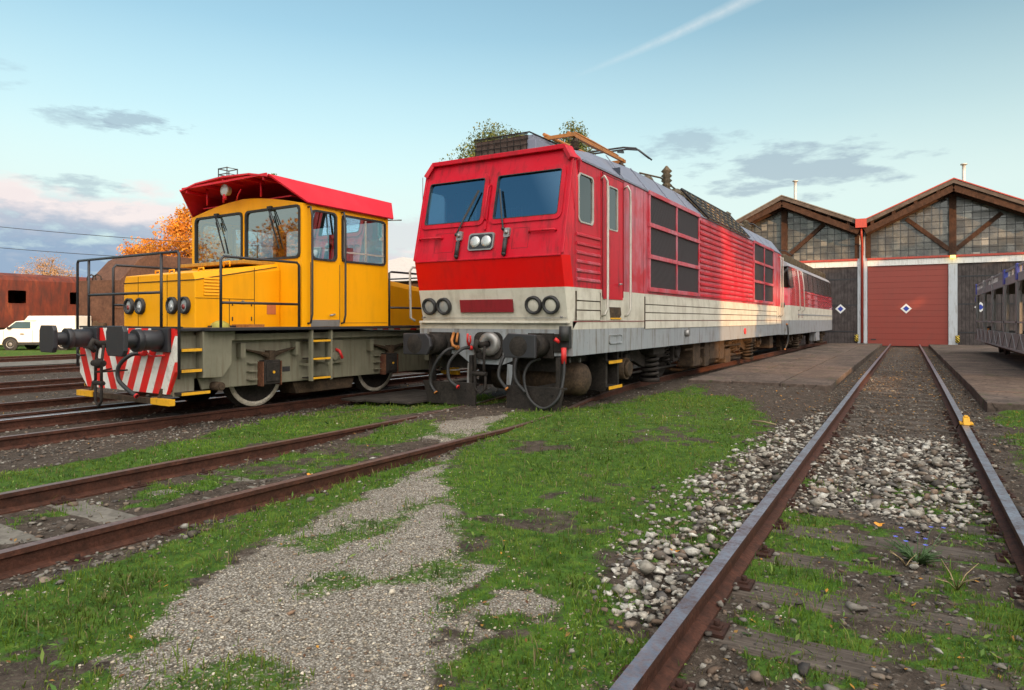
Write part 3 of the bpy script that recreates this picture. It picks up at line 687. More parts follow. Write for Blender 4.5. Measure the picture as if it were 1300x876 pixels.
# ================================================================== YELLOW SHUNTER
(axy,angy)=dirvp(1215)
YO=(-9.464,5.566)
YL=empty('shunting_locomotive',(*YO,0),angy,'small yellow two-axle shunter with a red canopy roof and red-and-white striped buffer beam','locomotive')
m,nt=new_mat('striped_warning_paint'); tc=nt.nodes.new('ShaderNodeTexCoord').outputs['Object']
sp3=nt.nodes.new('ShaderNodeSeparateXYZ'); nt.links.new(tc,sp3.inputs[0])
ax_=math_(nt,'ABSOLUTE',math_(nt,'ADD',sp3.outputs[0],.12)); u=math_(nt,'SUBTRACT',ax_,math_(nt,'MULTIPLY',sp3.outputs[2],.46))
fr_=math_(nt,'FRACT',math_(nt,'DIVIDE',math_(nt,'ADD',u,5.06),.335)); st_=math_(nt,'GREATER_THAN',fr_,.53)
n1=noise(nt,tc,4,6,.7); n2=noise(nt,tc,22,4,.6)
c=mixc(nt,st_,(.70,.015,.012),(.74,.72,.66))
c=mixc(nt,ramp(nt,n1,[(.5,(0,0,0)),(.8,(.75,)*3)]),c,(.22,.13,.09)); c=mixc(nt,ramp(nt,n2,[(.62,(0,0,0)),(.72,(.5,)*3)]),c,(.2,.12,.08))
STRIPE=finish(m,nt,c,.42,0,n2,.05)
for yb,sg in((0,1),(5.95,-1)):
    b=B(); pts=[(-1.31,1.20),(1.20,1.20),(1.20,.635),(1.02,.33),(-1.09,.33),(-1.31,.53)]
    b.prism(pts,'y',yb,yb+sg*.05); bm_=b.build('buffer_beam',STRIPE,YL)
    b=B(); b.box(-1.33,1.22,min(yb,yb+sg*.1)-.0,max(yb,yb+sg*.1),1.201,1.225); b.build('edge_strip',BLK,bm_)
    for x in(-.92,.92):
        b=B(); b.prism([(x-.17,.86),(x+.17,.86),(x+.215,.93),(x+.215,1.17),(x+.17,1.24),(x-.17,1.24),(x-.215,1.17),(x-.215,.93)],'y',yb-sg*.62,yb-sg*.56); bf=b.build('buffer',BLK,YL,.01)
        b=B(); b.cyl((x,yb-sg*.56,1.05),(x,yb-sg*.3,1.05),.095); b.cyl((x,yb-sg*.34,1.05),(x,yb-sg*.05,1.05),.135); b.cyl((x,yb-sg*.38,1.05),(x,yb-sg*.30,1.05),.15); b.box(x-.2,x+.2,min(yb,yb-sg*.05),max(yb,yb-sg*.05),.89,1.21); b.build('barrel',BLK,bf,.008)
    b=B(); b.box(-1.2,-.75,min(yb-sg*.1,yb-sg*.02),max(yb-sg*.1,yb-sg*.02),.2,.28,1); b.box(-.75,.80,min(yb-sg*.08,yb-sg*.02),max(yb-sg*.08,yb-sg*.02),.20,.27,0); b.box(.80,1.24,min(yb-sg*.1,yb-sg*.02),max(yb-sg*.1,yb-sg*.02),.2,.28,1)
    b.bar((-.9,yb-sg*.04,.27),(-.9,yb,.4),.04,.03); b.bar((.9,yb-sg*.04,.27),(.9,yb,.4),.04,.03)
    b.build('footboard',[GRIMEB,YEL2],YL)
cp=B(); cp.tube([(-.12,-.02,.98),(-.12,-.3,.98),(-.12,-.38,1.03),(-.12,-.42,.95),(-.12,-.36,.88)],[.06,.05,.045,.04,.025]); cp.box(-.26,.02,-.05,0,.82,1.12); cp=cp.build('coupler',GRIME,YL)
b=B()
for x in(-.20,-.04): b.tube([(x,-.28,.97),(x,-.31,.7),(x,-.31,.42)],.02)
b.cyl((-.25,-.31,.72),(.01,-.31,.72),.045); b.ball((-.12,-.31,.72),.07); b.cyl((-.25,-.31,.45),(.01,-.31,.45),.03)
b.tube([(-.2,-.31,.45),(-.2,-.31,.2),(-.12,-.31,.13),(-.04,-.31,.2),(-.04,-.31,.45)],.02); b.build('screw_link',GRIME,cp)
b=B(); b.tube([(-.35,-.03,.62),(-.12,-.35,.60),(.1,-.03,.62)],.012); b.build('chain',GRIME,cp)
hose('air_hose',[(.45,-.02,.86),(.40,-.15,.84),(.25,-.22,.70),(.22,-.22,.52),(.42,-.22,.40),(.62,-.18,.30)],.028,YL,REDHOSE)
b=B(); b.tube([(.55,-.02,.87),(.8,-.08,.83),(1.05,-.06,.85)],.012); b.tube([(.38,-.03,.86),(.60,-.06,.87)],.04); b.build('valve_lever',REDHOSE,YL)
b=B(); b.tube([(-1.35,-.02,.8),(-1.1,-.1,.79),(-.95,-.1,.8)],.012); b.build('uncoupling_lever',BLK,YL)
HGM=rusty('rust_red_guide',(.10,.03,.02),(.22,.10,.05))
# frame
b=B()
for sx in(-1,1):
    x0=sx*1.05; x1=sx*1.09
    b.prism([(.05,1.12),(5.9,1.12),(5.9,.62),(5.5,.35),(.45,.36),(.40,.52),(.05,.52)],'x',x0,x1)
    b.box(min(sx*1.09,sx*1.20),max(sx*1.09,sx*1.20),.75,5.2,1.02,1.12)
b.box(-1.05,1.05,.06,5.9,.55,1.1)
b.build('frame',OLIVE,YL,.008)
for sx in(-1,1):
  for (ya,yb) in((.36,.8),(5.1,5.55)):
    b=B(); b.prism([(ya,1.16),(yb+.05,1.16),(yb+.05,1.04),(yb,1.02),(yb,.70),(yb-.15,.52),(ya,.53)],'x',sx*1.09,sx*1.26)
    b.build('sand_box',OLIVE,YL,.012)
b=B(); b.box(-1.44,1.44,.36,5.6,1.165,1.21); b.box(-1.25,1.25,.05,.36,1.165,1.2); b.build('deck',BLK,YL,.006)
for sx in(-1,1):
    for (y0,y1) in((.05,.33),(5.6,5.88)):
        b=B(); b.box(min(sx*1.06,sx*1.1),max(sx*1.06,sx*1.1),y0,y1,.3,1.16,0)
        b.box(min(sx*.9,sx*1.08),max(sx*.9,sx*1.08),y0-.0,y1,.32,.35); stp=b.build('corner_steps',OLIVE,YL)
        for z in(.92,.645,.345):
            b=B(); e=.12 if z<.4 else 0
            b.box(min(sx*1.1,sx*1.27),max(sx*1.1,sx*1.27),y0,y1+e,z-.012,z+.012,0); b.box(min(sx*1.27,sx*1.285),max(sx*1.27,sx*1.285),y0,y1+e,z-.022,z+.016,1); b.build('tread',[GRIME,YEL2],stp)
    # ladder
    b=B()
    for y in(2.08,2.47): b.box(min(sx*1.33,sx*1.40),max(sx*1.33,sx*1.40),y,y+.035,.37,1.165)
    b.box(min(sx*1.09,sx*1.36),max(sx*1.09,sx*1.36),2.1,2.13,.6,.64);b.box(min(sx*1.09,sx*1.36),max(sx*1.09,sx*1.36),2.45,2.48,.6,.64)
    lad=b.build('cab_ladder',OLIVE,YL)
    for z in(.40,.70,.98):
        b=B(); b.box(min(sx*1.15,sx*1.38),max(sx*1.15,sx*1.38),2.11,2.47,z,z+.02,0); b.box(min(sx*1.38,sx*1.392),max(sx*1.38,sx*1.392),2.11,2.47,z-.006,z+.024,1); b.build('rung',[GRIME,YEL2],lad)
    # wheels etc
    for y in(1.51,4.07):
        b=B(); x=sx*.75
        b.lathe((x-sx*.07,y,.48),(sx,0,0),[(0,.1),(0,.51),(.03,.51),(.04,.48),(.13,.475),(.132,.405),(.10,.395),(.09,.16),(.16,.13),(.17,0)],36,mats=[1,1,1,1,0,1,1,1,1])
        w=b.build('wheel',[WHEELT,GRIME],YL)
        b=B(); b.cyl((sx*.8725,y-.0,.08+.0),(sx*.874,y,.08),.001) ; 
        b=B(); b.box(min(sx*1.09,sx*1.22),max(sx*1.09,sx*1.22),y-.15,y+.13,.36,.72); b.box(min(sx*1.2,sx*1.24),max(sx*1.2,sx*1.24),y-.12,y+.10,.40,.68); ab=b.build('axle_box',GRIME,YL,.01)
        for yy in(y-.175,y+.145):
            b=B(); b.box(min(sx*1.09,sx*1.22),max(sx*1.09,sx*1.22),yy,yy+.016,.34,.70); b.build('horn_guide',HGM,ab)
        b=B(); b.cyl((sx*1.24,y,.54),(sx*1.25,y,.54),.02); b.build('plug',YEL2,ab)
        b=B()
        for k in range(5): b.prism([(y-.46+.08*k,.90-.02*k+.0),(y,.82-.022*k),(y+.46-.08*k,.90-.02*k),(y+.46-.08*k,.882-.02*k),(y,.80-.022*k),(y-.46+.08*k,.882-.02*k)],'x',sx*1.11,sx*1.19)
        b.box(min(sx*1.1,sx*1.21),max(sx*1.1,sx*1.21),y-.05,y+.05,.68,.86)
        sp1=b.build('leaf_spring',GRIMEB,YL)
        for yy in(y-.5,y+.46):
            b=B(); b.box(min(sx*1.09,sx*1.2),max(sx*1.09,sx*1.2),yy-.03,yy+.05,.78,.98); b.build('spring_hanger',OLIVE,sp1)
        b=B()
        for k in range(3): b.box(min(sx*1.09,sx*1.16),max(sx*1.09,sx*1.16),y-.36,y-.22,.44+k*.12,.455+k*.12)
        b.build('bracket',OLIVE,YL)
    b=B(); b.cyl((sx*1.0,.62,.40),(sx*1.28,.62,.40),.06); b.cyl((sx*1.28,.62,.40),(sx*1.30,.62,.40),.045); b.build('drain_valve',REDHOSE if False else GRIMEB,YL)
    b=B(); b.tube([(sx*1.1,2.78,.85),(sx*1.22,2.82,.8),(sx*1.24,2.86,.68)],.025); b.build('red_lever',REDHOSE,YL)
    b=B(); b.box(min(sx*1.09,sx*1.16),max(sx*1.09,sx*1.16),2.62,2.95,.6,.98); b.cyl((sx*1.16,2.75,.72),(sx*1.2,2.75,.72),.07); b.build('brake_valve',OLIVE,YL,.01)
    b=B(); b.prism([(2.05,.33),(3.35,.33),(3.3,.15),(2.12,.15)],'x',sx*.6,sx*1.0); b.build('battery_tray',GRIMEB,YL,.01)
    b=B(); b.box(min(sx*1.09,sx*1.094),max(sx*1.09,sx*1.094),1.78,1.92,.52,.60); b.build('slot',BLK,YL)
for y in(1.51,4.07):
    b=B(); b.cyl((-.8,y,.48),(.8,y,.48),.08); b.build('axle',GRIME,YL)
# front hood
def hood(y0,y1,zf,zb,name):
    h=B(); pts=[]
    def sec(y,z): return [(-.93,y,1.21),(-.93,y,z-.10),(-.88,y,z),(.88,y,z),(.93,y,z-.10),(.93,y,1.21)]
    s0,s1=sec(y0,zf),sec(y1,zb)
    h.add(s0+s1,[(i,i+1,7+i,6+i) for i in range(5)]+[(0,1,2,3,4,5),(6,7,8,9,10,11)])
    return h.build(name,YEL,YL,.012)
H1=hood(.45,1.865,1.975,2.19,'front_hood'); H2=hood(3.745,5.5,2.12,1.92,'rear_hood')
b=B(); b.bar((-.935,.445,1.87),(.935,.445,1.87),.006,.014)
for sx in(-1,1): b.bar((sx*.932,.45,1.87),(sx*.932,1.8,2.13),.006,.014); b.bar((sx*.932,1.40,1.23),(sx*.932,1.40,2.10),.008,.006); b.bar((sx*.932,.98,1.23),(sx*.932,.98,1.62),.008,.006);b.bar((sx*.932,.45,1.62),(sx*.932,1.40,1.62),.006,.006)
b.bar((-.52,.447,1.22),(-.52,.447,1.96),.006,.006); b.bar((.25,.447,1.22),(.25,.447,1.96),.006,.006)
b.build('panel_joint',rusty('dark_joint',(.06,.035,.01),(.12,.07,.02)),H1)
b=B(); b.box(-.85,.80,1.30,1.865,2.16,2.215); b.build('hood_cover',paint('brownish_yellow',(.45,.22,.02),(.2,.1,.03),.6,.5),H1,.008)
for sx in(-1,1):
    for y in(1.03,1.35):
        for z in(1.30,1.52):
            b=B(); b.cyl((sx*.932,y,z),(sx*.932,y,z+.06),.010,n=6); b.build('hinge',GRIMEB,H1)
    b=B()
    for k in range(6): b.prism([(sx*.931,1.66+k*.045),(sx*.945,1.665+k*.045),(sx*.931,1.695+k*.045)],'y',.58,.82)
    b.build('cooling_louvre',YEL,H1)
    b=B(); b.box(min(sx*.931,sx*.945),max(sx*.931,sx*.945),1.18,1.22,1.55,1.60); b.build('latch',STEEL,H1)
for x in(-.12,.62,-.5):
    b=B(); b.tube([(x,.7,1.99),(x,.7,2.06),(x+.12,.7,2.06),(x+.12,.7,1.99)],.012,6); b.build('lifting_handle',YEL,H1)
b=B(); b.tube([(.4,1.25,2.12),(.4,1.25,2.2),(.55,1.25,2.2),(.55,1.25,2.12)],.012,6); b.build('lifting_handle',YEL,H1)
b=B(); b.box(.931,.936,1.62,1.78,1.40,1.56); b.build('reddish_plate',paint('faded_red_plate',(.5,.15,.06),(.3,.12,.05),.5,.5),H1)
b=B(); b.lathe((1.05,.75,1.21),(0,0,1),[(0,.13),(.05,.12),(.09,.05),(.1,0)],12); b.build('hose_coil',paint('yellow_green_rope',(.35,.30,.05),(.1,.1,.03),.5,.7),YL)
b=B(); b.box(.96,1.3,1.0,1.3,1.21,1.25); b.build('rusty_scrap',rusty('rust_orange',(.3,.10,.03),(.5,.2,.05)),YL)
b=B()
for x in(.96,): b.box(x,x+.1,.62,1.4,1.212,1.235)
b.build('kick_strip',BLK,YL)
for i,x in enumerate((-.74,-.44,.40,.71)):
    b=B(); b.lathe((x,.45,1.52),(0,-1,0),[(0,.122),(.045,.122),(.055,.105),(.05,.092),(.02,.088)],26); l=b.build('marker_lamp',RUBBER,YL)
    b=B(); b.lathe((x,.45,1.52),(0,-1,0),[(.022,.09),(.035,.05),(.038,0)],20); b.build('lens',REFL if i in(1,2) else LENS,l)
    b=B(); b.lathe((x,.44,1.50),(0,-1,0),[(.02,.035),(.034,.035),(.036,0)],12); b.build('bulb',REFL if i in(1,2) else LENSR,l)
# cab
CX0,CX1,CY0,CY1,CZ0=-1.43,1.43,1.87,3.74,1.21
ztop=lambda x: 3.09+.19*(1-(abs(x)/1.43)**1.6)
cab=B()
us=[-1.43,-1.31,-.02,.08,1.385,1.43]
for yy,sk in((CY0,{(1,1),(3,1)}),(CY1,{(1,1),(3,1)})):
    cab.grid(lambda u,v:(u,yy,v),us,[1.21,2.27,3.055],sk)
    n_=14; xs=[-1.43+2.86*k/n_ for k in range(n_+1)]
    cab.add([(x,yy,3.055) for x in xs]+[(x,yy,ztop(x)) for x in xs],[(i,i+1,n_+2+i,n_+1+i) for i in range(n_)])
for sx in(-1,1):
    cab.grid(lambda u,v:(sx*1.43,u,v),[1.87,2.02,2.06,2.54,2.64,2.67,3.66,3.74],[1.21,1.265,2.255,3.005,3.09],{(2,2),(5,2),(5,2)})
cab.box(-1.42,1.42,1.9,3.72,1.215,1.24)
cab=cab.build('cab',YEL,YL)
b=B(); b.box(-.8,.9,1.92,2.25,1.24,2.2); b.box(-.3,.3,3.3,3.7,1.24,2.3); b.box(.55,1.0,2.9,3.3,1.24,2.1); b.box(.55,1.0,3.25,3.33,2.1,2.55);b.box(-1.3,-.9,1.95,2.2,1.24,2.36)
b.box(-1.4,1.4,1.885,1.9,1.24,2.25); b.box(-1.4,1.4,1.9,3.7,3.06,3.07)
b.build('cab_interior',INTER,YL)
for yy,sg in((CY0,1),(CY1,-1)):
    P=lambda u,v,h,yy=yy,sg=sg:(u,yy-sg*h,v)
    for(u0,u1) in((-1.31,-.02),(.08,1.385)):
        b=B(); b.frame(P,u0+.02,u1-.02,2.29,3.04,.035,.07,-.02,.022); w=b.build('cab_window',RUBBER,YL)
        b=B(); b.panel(P,u0,u1,2.27,3.055,-.005); b.build('pane',GLASS,w)
        if sg>0:
            b=B(); x=u0+.62 if u0<0 else u0+.62
            b.box(x-.05,x+.05,yy-.04,yy,3.03,3.10); b.tube([(x,yy-.05,3.05),(x+.12,yy-.05,2.8)],.01,5); b.tube([(x+.03,yy-.05,3.05),(x+.16,yy-.05,2.82)],.008,5); b.bar((x+.02,yy-.04,2.95),(x+.24,yy-.03,2.42),.015,.02); b.build('wiper',RUBBER,YL)
for sx in(-1,1):
    P=lambda u,v,h,sx=sx:(sx*(1.43+h),u,v)
    b=B(); b.frame(P,2.075,2.53,2.27,2.99,.03,.08,-.02,.02); w=b.build('door_window',RUBBER,YL); b=B(); b.panel(P,2.06,2.54,2.255,3.005,-.005); b.build('pane',GLASS,w)
    b=B(); b.frame(P,2.69,3.64,2.275,2.985,.03,.07,-.02,.02); w=b.build('side_window',RUBBER,YL); b=B(); b.panel(P,2.67,3.66,2.255,3.005,-.005); b.build('pane',GLASS,w)
    b=B(); b.bar(P(3.20,2.29,.0),P(3.20,2.97,.0),.02,.02); b.bar(P(2.7,2.41,0),P(3.63,2.41,0),.02,.025); b.bar(P(2.72,2.29,0),P(2.72,2.97,0),.015,.02); b.bar(P(3.61,2.29,0),P(3.61,2.97,0),.015,.02); b.box(min(sx*1.43,sx*1.46),max(sx*1.43,sx*1.46),3.56,3.60,2.68,2.73); b.build('sliding_frame',HANDR,w)
    b=B()
    b.prism([(2.04,1.27),(2.62,1.27),(2.62,1.285),(2.04,1.285)],'x',sx*1.4305,sx*1.436)
    for y in(2.035,2.625): b.box(min(sx*1.4305,sx*1.434),max(sx*1.4305,sx*1.434),y-.005,y+.005,1.27,2.2)
    b.build('door_gap',BLK,YL)
    b=B(); b.box(min(sx*1.431,sx*1.437),max(sx*1.431,sx*1.437),2.04,2.62,1.212,1.315); b.build('kick_plate',STEEL,YL)
    b=B(); b.tube([P(2.50,1.40,.01),P(2.48,1.40,.05),P(2.38,1.385,.05)],.014,6); b.build('door_handle',STEEL,YL)
    for y in(1.985,2.66):
        b=B(); b.tube([P(y,3.04,0),P(y,3.04,.06),P(y+.02,2.9,.075),P(y+.02,1.4,.075),P(y,1.27,.06),P(y,1.26,0)],.017,6); b.build('door_handrail',BLK,YL)
    b=B(); b.box(min(sx*1.431,sx*1.4335),max(sx*1.431,sx*1.4335),2.68,3.72,1.262,1.268);b.build('sill_line',GRIMEB,YL)
# canopy roof
b=B(); prf=[(-1.14,3.475),(-.7,3.555),(0,3.585),(.7,3.555),(1.14,3.475)]
yF,yB=1.47,4.12
zb_=lambda z:z-.06
vs=[(x,yF,z) for x,z in prf]+[(x,yB,zb_(z)) for x,z in prf]
b.add(vs,[(i,i+1,6+i,5+i) for i in range(4)])
for sx in(-1,1):
    b.add([(sx*1.14,yF,3.475),(sx*1.14,yB,3.415),(sx*1.485,3.80,3.065),(sx*1.485,1.93,3.085)],[(0,1,2,3)])
CAN=b.build('canopy_roof',CANOPY,YL,None,.025)
b=B()
for x in(-1.0,-.55,.0,.55,1.0):
    z=3.475+.11*(1-(abs(x)/1.14)**1.7)
    b.bar((x,yF+.03,z-.05),(x,1.86,z-.06),.03,.05)
b.bar((-1.1,yF+.02,3.50),(1.1,yF+.02,3.50),.02,.03)
for x in(-.8,-.35,.62): b.cyl((x,1.75,3.24),(x,1.75,3.5),.018,n=6)
b.build('canopy_rib',CANOPY,CAN)
b=B(); b.box(-1.15,1.15,1.9,3.7,3.22,3.24); b.build('ceiling',CANOPY,YL)
b=B(); b.lathe((-.12,1.62,3.40),(0,-1,0),[(-.1,0),(-.08,.07),(0,.095),(.01,.1),(.02,.095)],20); hd=b.build('headlight',CREAM,YL)
b=B(); b.lathe((-.12,1.62,3.40),(0,-1,0),[(.012,.09),(.022,.05),(.024,0)],20); b.build('lens',REFL,hd)
b=B(); b.cyl((-.12,1.62,3.25),(-.12,1.62,3.33),.03); b.tube([(.0,1.75,3.24),(.1,1.7,3.3),(.25,1.65,3.38)],.012,5); b.build('lamp_bracket',CANOPY,hd)
b=B()
for z in(3.72,3.80,3.90):
    b.tube([(-.86,2.0,z),(-.62,2.0,z),(-.62,2.2,z),(-.86,2.2,z),(-.86,2.0,z)],.010,5)
for x in(-.86,-.62):
    for y in(2.0,2.2): b.tube([(x,y,3.5),(x,y,3.91)],.010,5)
b.build('roof_cage',BLK,YL)
b=B(); b.tube([(1.3,3.72,3.06),(1.5,3.78,3.05),(1.6,3.9,3.06)],.012,5); b.build('roof_gutter',STEEL,YL)
# railings
def rail(name,paths,r=.019):
    b=B()
    for p in paths: b.tube(p,r,7)
    return b.build(name,BLK,YL)
rail('front_railing',[[(-1.34,-.02,1.0),(-1.34,-.02,2.16),(-1.32,-.02,2.20),(1.30,-.02,2.20),(1.33,-.02,2.17),(1.33,-.02,.55)],[(-1.34,-.02,1.0),(-1.34,-.02,.62)],
  [(-1.0,-.02,1.2),(-1.0,-.02,2.2)],[(.92,-.02,1.2),(.92,-.02,2.2)],[(-1.0,-.02,1.68),(.92,-.02,1.68)]])
for sx in(-1,1):
    rail('side_railing',[[(sx*1.40,.53,1.2),(sx*1.40,.53,2.13),(sx*1.40,.57,2.18),(sx*1.40,1.80,2.18),(sx*1.40,1.84,2.14),(sx*1.40,1.84,1.2)],[(sx*1.40,.53,1.55),(sx*1.40,1.84,1.55)]])
    rail('side_railing',[[(sx*1.40,3.80,1.2),(sx*1.40,3.80,2.14),(sx*1.40,3.86,2.16),(sx*1.40,5.3,2.16),(sx*1.40,5.34,2.1),(sx*1.40,5.34,1.2)],[(sx*1.40,3.8,1.53),(sx*1.40,5.34,1.53)]])
rail('front_railing',[[(-1.34,5.97,.6),(-1.34,5.97,2.2),(1.33,5.97,2.2),(1.33,5.97,.6)],[(-1.34,5.97,1.7),(1.33,5.97,1.7)]])
b=B(); b.box(-1.2,-1.0,.62,.95,1.21,1.3); b.build('tool_box',GRIMEB,YL)
# ================================================================== ENGINE SHED
K=47.5/42.5; YS=47.5
def SP(x,z): return x*K,(z-CAMH)*K+CAMH
SH=empty('engine_shed',(0,YS,0),0,'timber engine shed with two glazed gables over railway doors at the end of the yard','building')
def s2(b,pts,y0,y1,mat=0): return b.prism([SP(*p) for p in pts],'y',y0,y1,mat)
xV,zV=-2.15,6.62    # valley
xA,zA=-6.22,8.38; xB_,zB=2.05,8.50; xE=6.25; xW=-10.3
REDT=paint('red_oxide_trim',(.42,.055,.035),(.2,.05,.03),.5,.5)
DOORR=paint('brown_red_roller_door',(.26,.042,.028),(.15,.04,.03),.5,.5,(.28,.055,.038),.5,.4,1.5)
PILL=paint('pale_blue_grey_pillar',(.50,.53,.56),(.25,.22,.2),.5,.6)
WOODD=wood('grey_brown_door_boards',(.055,.045,.045),(.13,.11,.105),(7,7,.4))
DARKI=paint('dark_interior',(.02,.017,.015),(.01,.01,.01),.2,.8)
SGL,_nt=new_mat('old_workshop_glass'); _tc=_nt.nodes.new('ShaderNodeTexCoord').outputs['Object']
_n=noise(_nt,_tc,.9,5,.65); _n2=noise(_nt,_tc,1.7,2,.5)
_sn=_nt.nodes.new('ShaderNodeVectorMath'); _sn.operation='SNAP'; _nt.links.new(_tc,_sn.inputs[0]); _sn.inputs[1].default_value=(.36*K,5,.36*K)
_wn=_nt.nodes.new('ShaderNodeTexWhiteNoise'); _nt.links.new(_sn.outputs[0],_wn.inputs['Vector'])
_c=ramp(_nt,_n,[(.35,(.035,.033,.03)),(.55,(.10,.09,.07)),(.7,(.19,.17,.13))])
_c=mixc(_nt,ramp(_nt,_wn.outputs['Value'],[(.55,(0,0,0)),(1.0,(.8,)*3)]),_c,(.02,.018,.016))
_c=mixc(_nt,ramp(_nt,_wn.outputs['Value'],[(.0,(.7,)*3),(.08,(0,0,0))]),_c,(.34,.31,.25))
finish(SGL,_nt,_c,ramp(_nt,_wn.outputs['Value'],[(.2,(.10,)*3),(.8,(.35,)*3)]),0,_n2,.35,.06,.8)
b=B()
for (x0,x1) in((xW,-10.0),(-6.4,-6.0),(6.0,xE)):
    s2(b,[(x0,-.4),(x1,-.4),(x1,4.6),(x0,4.6)],0,.35)
b.box(SP(xW,0)[0],SP(xW,0)[0]+.3,0,28,SP(0,-.4)[1],SP(0,6.2)[1]); b.box(SP(xE,0)[0]-.3,SP(xE,0)[0],0,28,SP(0,-.4)[1],SP(0,6.2)[1])
s2(b,[(xW,-.4),(xE,-.4),(xE,6.2),(xV,6.5),(xW,6.2)],27.7,28)
b.build('wall',PILL,SH)
b=B(); s2(b,[(xW+.1,-.35),(xE-.1,-.35),(xE-.1,-.3),(xW+.1,-.3)],.3,27.8); b.build('floor_slab',DARKI,SH)
b=B(); s2(b,[(1.86,-.3),(2.26,-.3),(2.26,4.25),(1.86,4.25)],-.06,.3); b.build('pillar',PILL,SH,.01)
b=B(); s2(b,[(-2.40,-.3),(-2.25,-.3),(-2.25,6.2),(-2.40,6.2)],-.04,.3);  s2(b,[(-2.10,-.3),(-1.92,-.3),(-1.92,6.2),(-2.10,6.2)],-.04,.3); b.build('pillar',PILL,SH,.01)
b=B()
for (x0,x1) in((xW,-2.40),(-1.92,xE)): s2(b,[(x0,4.27),(x1,4.27),(x1,4.58),(x0,4.58)],-.05,.3)
b.build('door_lintel',WHITE,SH)
b=B()
for (x0,x1) in((xW,-2.40),(-1.92,xE)): s2(b,[(x0,4.60),(x1,4.60),(x1,4.71),(x0,4.71)],-.12,.3)
b.build('trim_strip',REDT,SH)
# glazing of gables
for nm,(xl,xr,xa,za,zl,zr_) in {'l':(xW,-2.3,xA,zA,6.5,6.55),'r':(-2.0,xE,xB_,zB,6.55,6.6)}.items():
    b=B(); s2(b,[(xl,4.72),(xr,4.72),(xr,zr_-.2),(xa,za-.2),(xl,zl-.2)],.12,.15); gz_=b.build('gable_glazing',SGL,SH)
    b=B(); x=xl+.25
    def zroof(x): return (lerp(zl,za,(x-xl)/(xa-xl)) if x<xa else lerp(za,zr_,(x-xa)/(xr-xa)))-.35
    while x<xr:
        s2(b,[(x-.012,4.72),(x+.012,4.72),(x+.012,zroof(x)),(x-.012,zroof(x))],.10,.12); x+=.36
    z=5.08
    while z<za-.6:
        # horizontal extents below the roof line
        xs_=[xl+(z+.35-zl)/(za-zl)*(xa-xl) if z+.35>zl else xl, xr-(z+.35-zr_)/(za-zr_)*(xr-xa) if z+.35>zr_ else xr]
        s2(b,[(xs_[0],z-.012),(xs_[1],z-.012),(xs_[1],z+.012),(xs_[0],z+.012)],.085,.10); z+=.36
    b.build('glazing_bars',BLK,gz_)
def beam(p,q,w,y0=-.10,y1=.05,name='timber_beam',mat=TIMB):
    b=B(); (x0,z0),(x1,z1)=SP(*p),SP(*q); d=Vector((x1-x0,z1-z0)).normalized(); n=Vector((-d.y,d.x))*w/2
    b.prism([(x0+n.x,z0+n.y),(x0-n.x,z0-n.y),(x1-n.x,z1-n.y),(x1+n.x,z1+n.y)],'y',y0,y1); return b.build(name,mat,SH)
for (xa,za,xl,xr) in((xA,zA-.0,xW,-2.3),(xB_,zB,-2.0,xE)):
    beam((xa,4.72),(xa,za-.5),.36)
    beam((xa+.15,5.0),(xa+2.1,6.75),.24,-.06,.09); beam((xa-.15,5.0),(xa-2.1,6.75),.24,-.06,.09)
    for x in(xl+.12,xr-.12): beam((x,4.72),(x,6.3),.26,-.08,.07)
    for sgn,xe in((-1,xl),(1,xr)):
        beam((xa,za-.42),(xe,6.12),.42,-.30,-.12); beam((xa,za-.42),(xe,6.12),.34,-1.05,-.9,'bargeboard_truss')
# roof planes with overhang
def roofplane(x0,z0,x1,z1,nm,mat=ROOFB):
    b=B(); s2(b,[(x0,z0),(x1,z1),(x1,z1-.16),(x0,z0-.16)],-1.1,28.2); r_=b.build(nm,mat,SH)
    return r_
TILE=paint('weathered_roof_sheet',(.20,.17,.14),(.1,.08,.06),.6,.8)
for (x0,z0,x1,z1) in((xW-.4,6.15,xA,zA),(xA,zA,xV,zV),(xV,zV,xB_,zB),(xB_,zB,xE+.5,6.25)):
    r_=roofplane(x0,z0,x1,z1,'roof',TILE)
    b=B(); s2(b,[(x0,z0+.02),(x1,z1+.02),(x1,z1-.19),(x0,z0-.19)],-1.16,-1.101); b.build('bargeboard',ROOFB,r_)
    b=B(); s2(b,[(x0,z0+.075),(x1,z1+.075),(x1,z1+.022),(x0,z0+.022)],-1.20,-1.0); b.build('ridge_flashing',REDT if x0>=xV else TILE,r_)
    for t in (.12,.36,.6,.84):
        b=B(); x,z=lerp(x0,x1,t),lerp(z0,z1,t)-.3; s2(b,[(x-.08,z-.1),(x+.08,z-.1),(x+.08,z+.12),(x-.08,z+.12)],-1.0,.2)
        b.build('purlin',TIMB,r_)
for (x0,x1) in((-5.9,-2.2),):
    b=B(); s2(b,[(-5.0,8.0),(-3.1,7.16),(-3.1,7.34),(-5.0,8.18)],2,20); b.build('roof_light',TILE,SH)
b=B(); s2(b,[(-2.44,6.30),(-1.90,6.30),(-1.90,6.78),(-2.44,6.78)],-1.3,-.6); dp=b.build('gutter_box',REDT,SH)
b=B(); p=SP(-2.17,6.3); q=SP(-2.17,0); b.tube([(p[0],-.95,p[1]),(p[0],-.9,p[1]-.5),(p[0],-.18,p[1]-.9),(q[0],-.18,-.1)],.07,8); b.build('downpipe',REDT,dp)
for (x,z) in((-6.1,9.6),(2.75,9.6)):
    b=B(); X,Z=SP(x,8.0); X2,Z2=SP(x,10.0 if x<0 else 10.05); b.cyl((X,4,Z-.6),(X,4,Z2),.10); b.cyl((X,4,Z2),(X,4,Z2+.07),.19); b.build('flue',HANDR,SH)
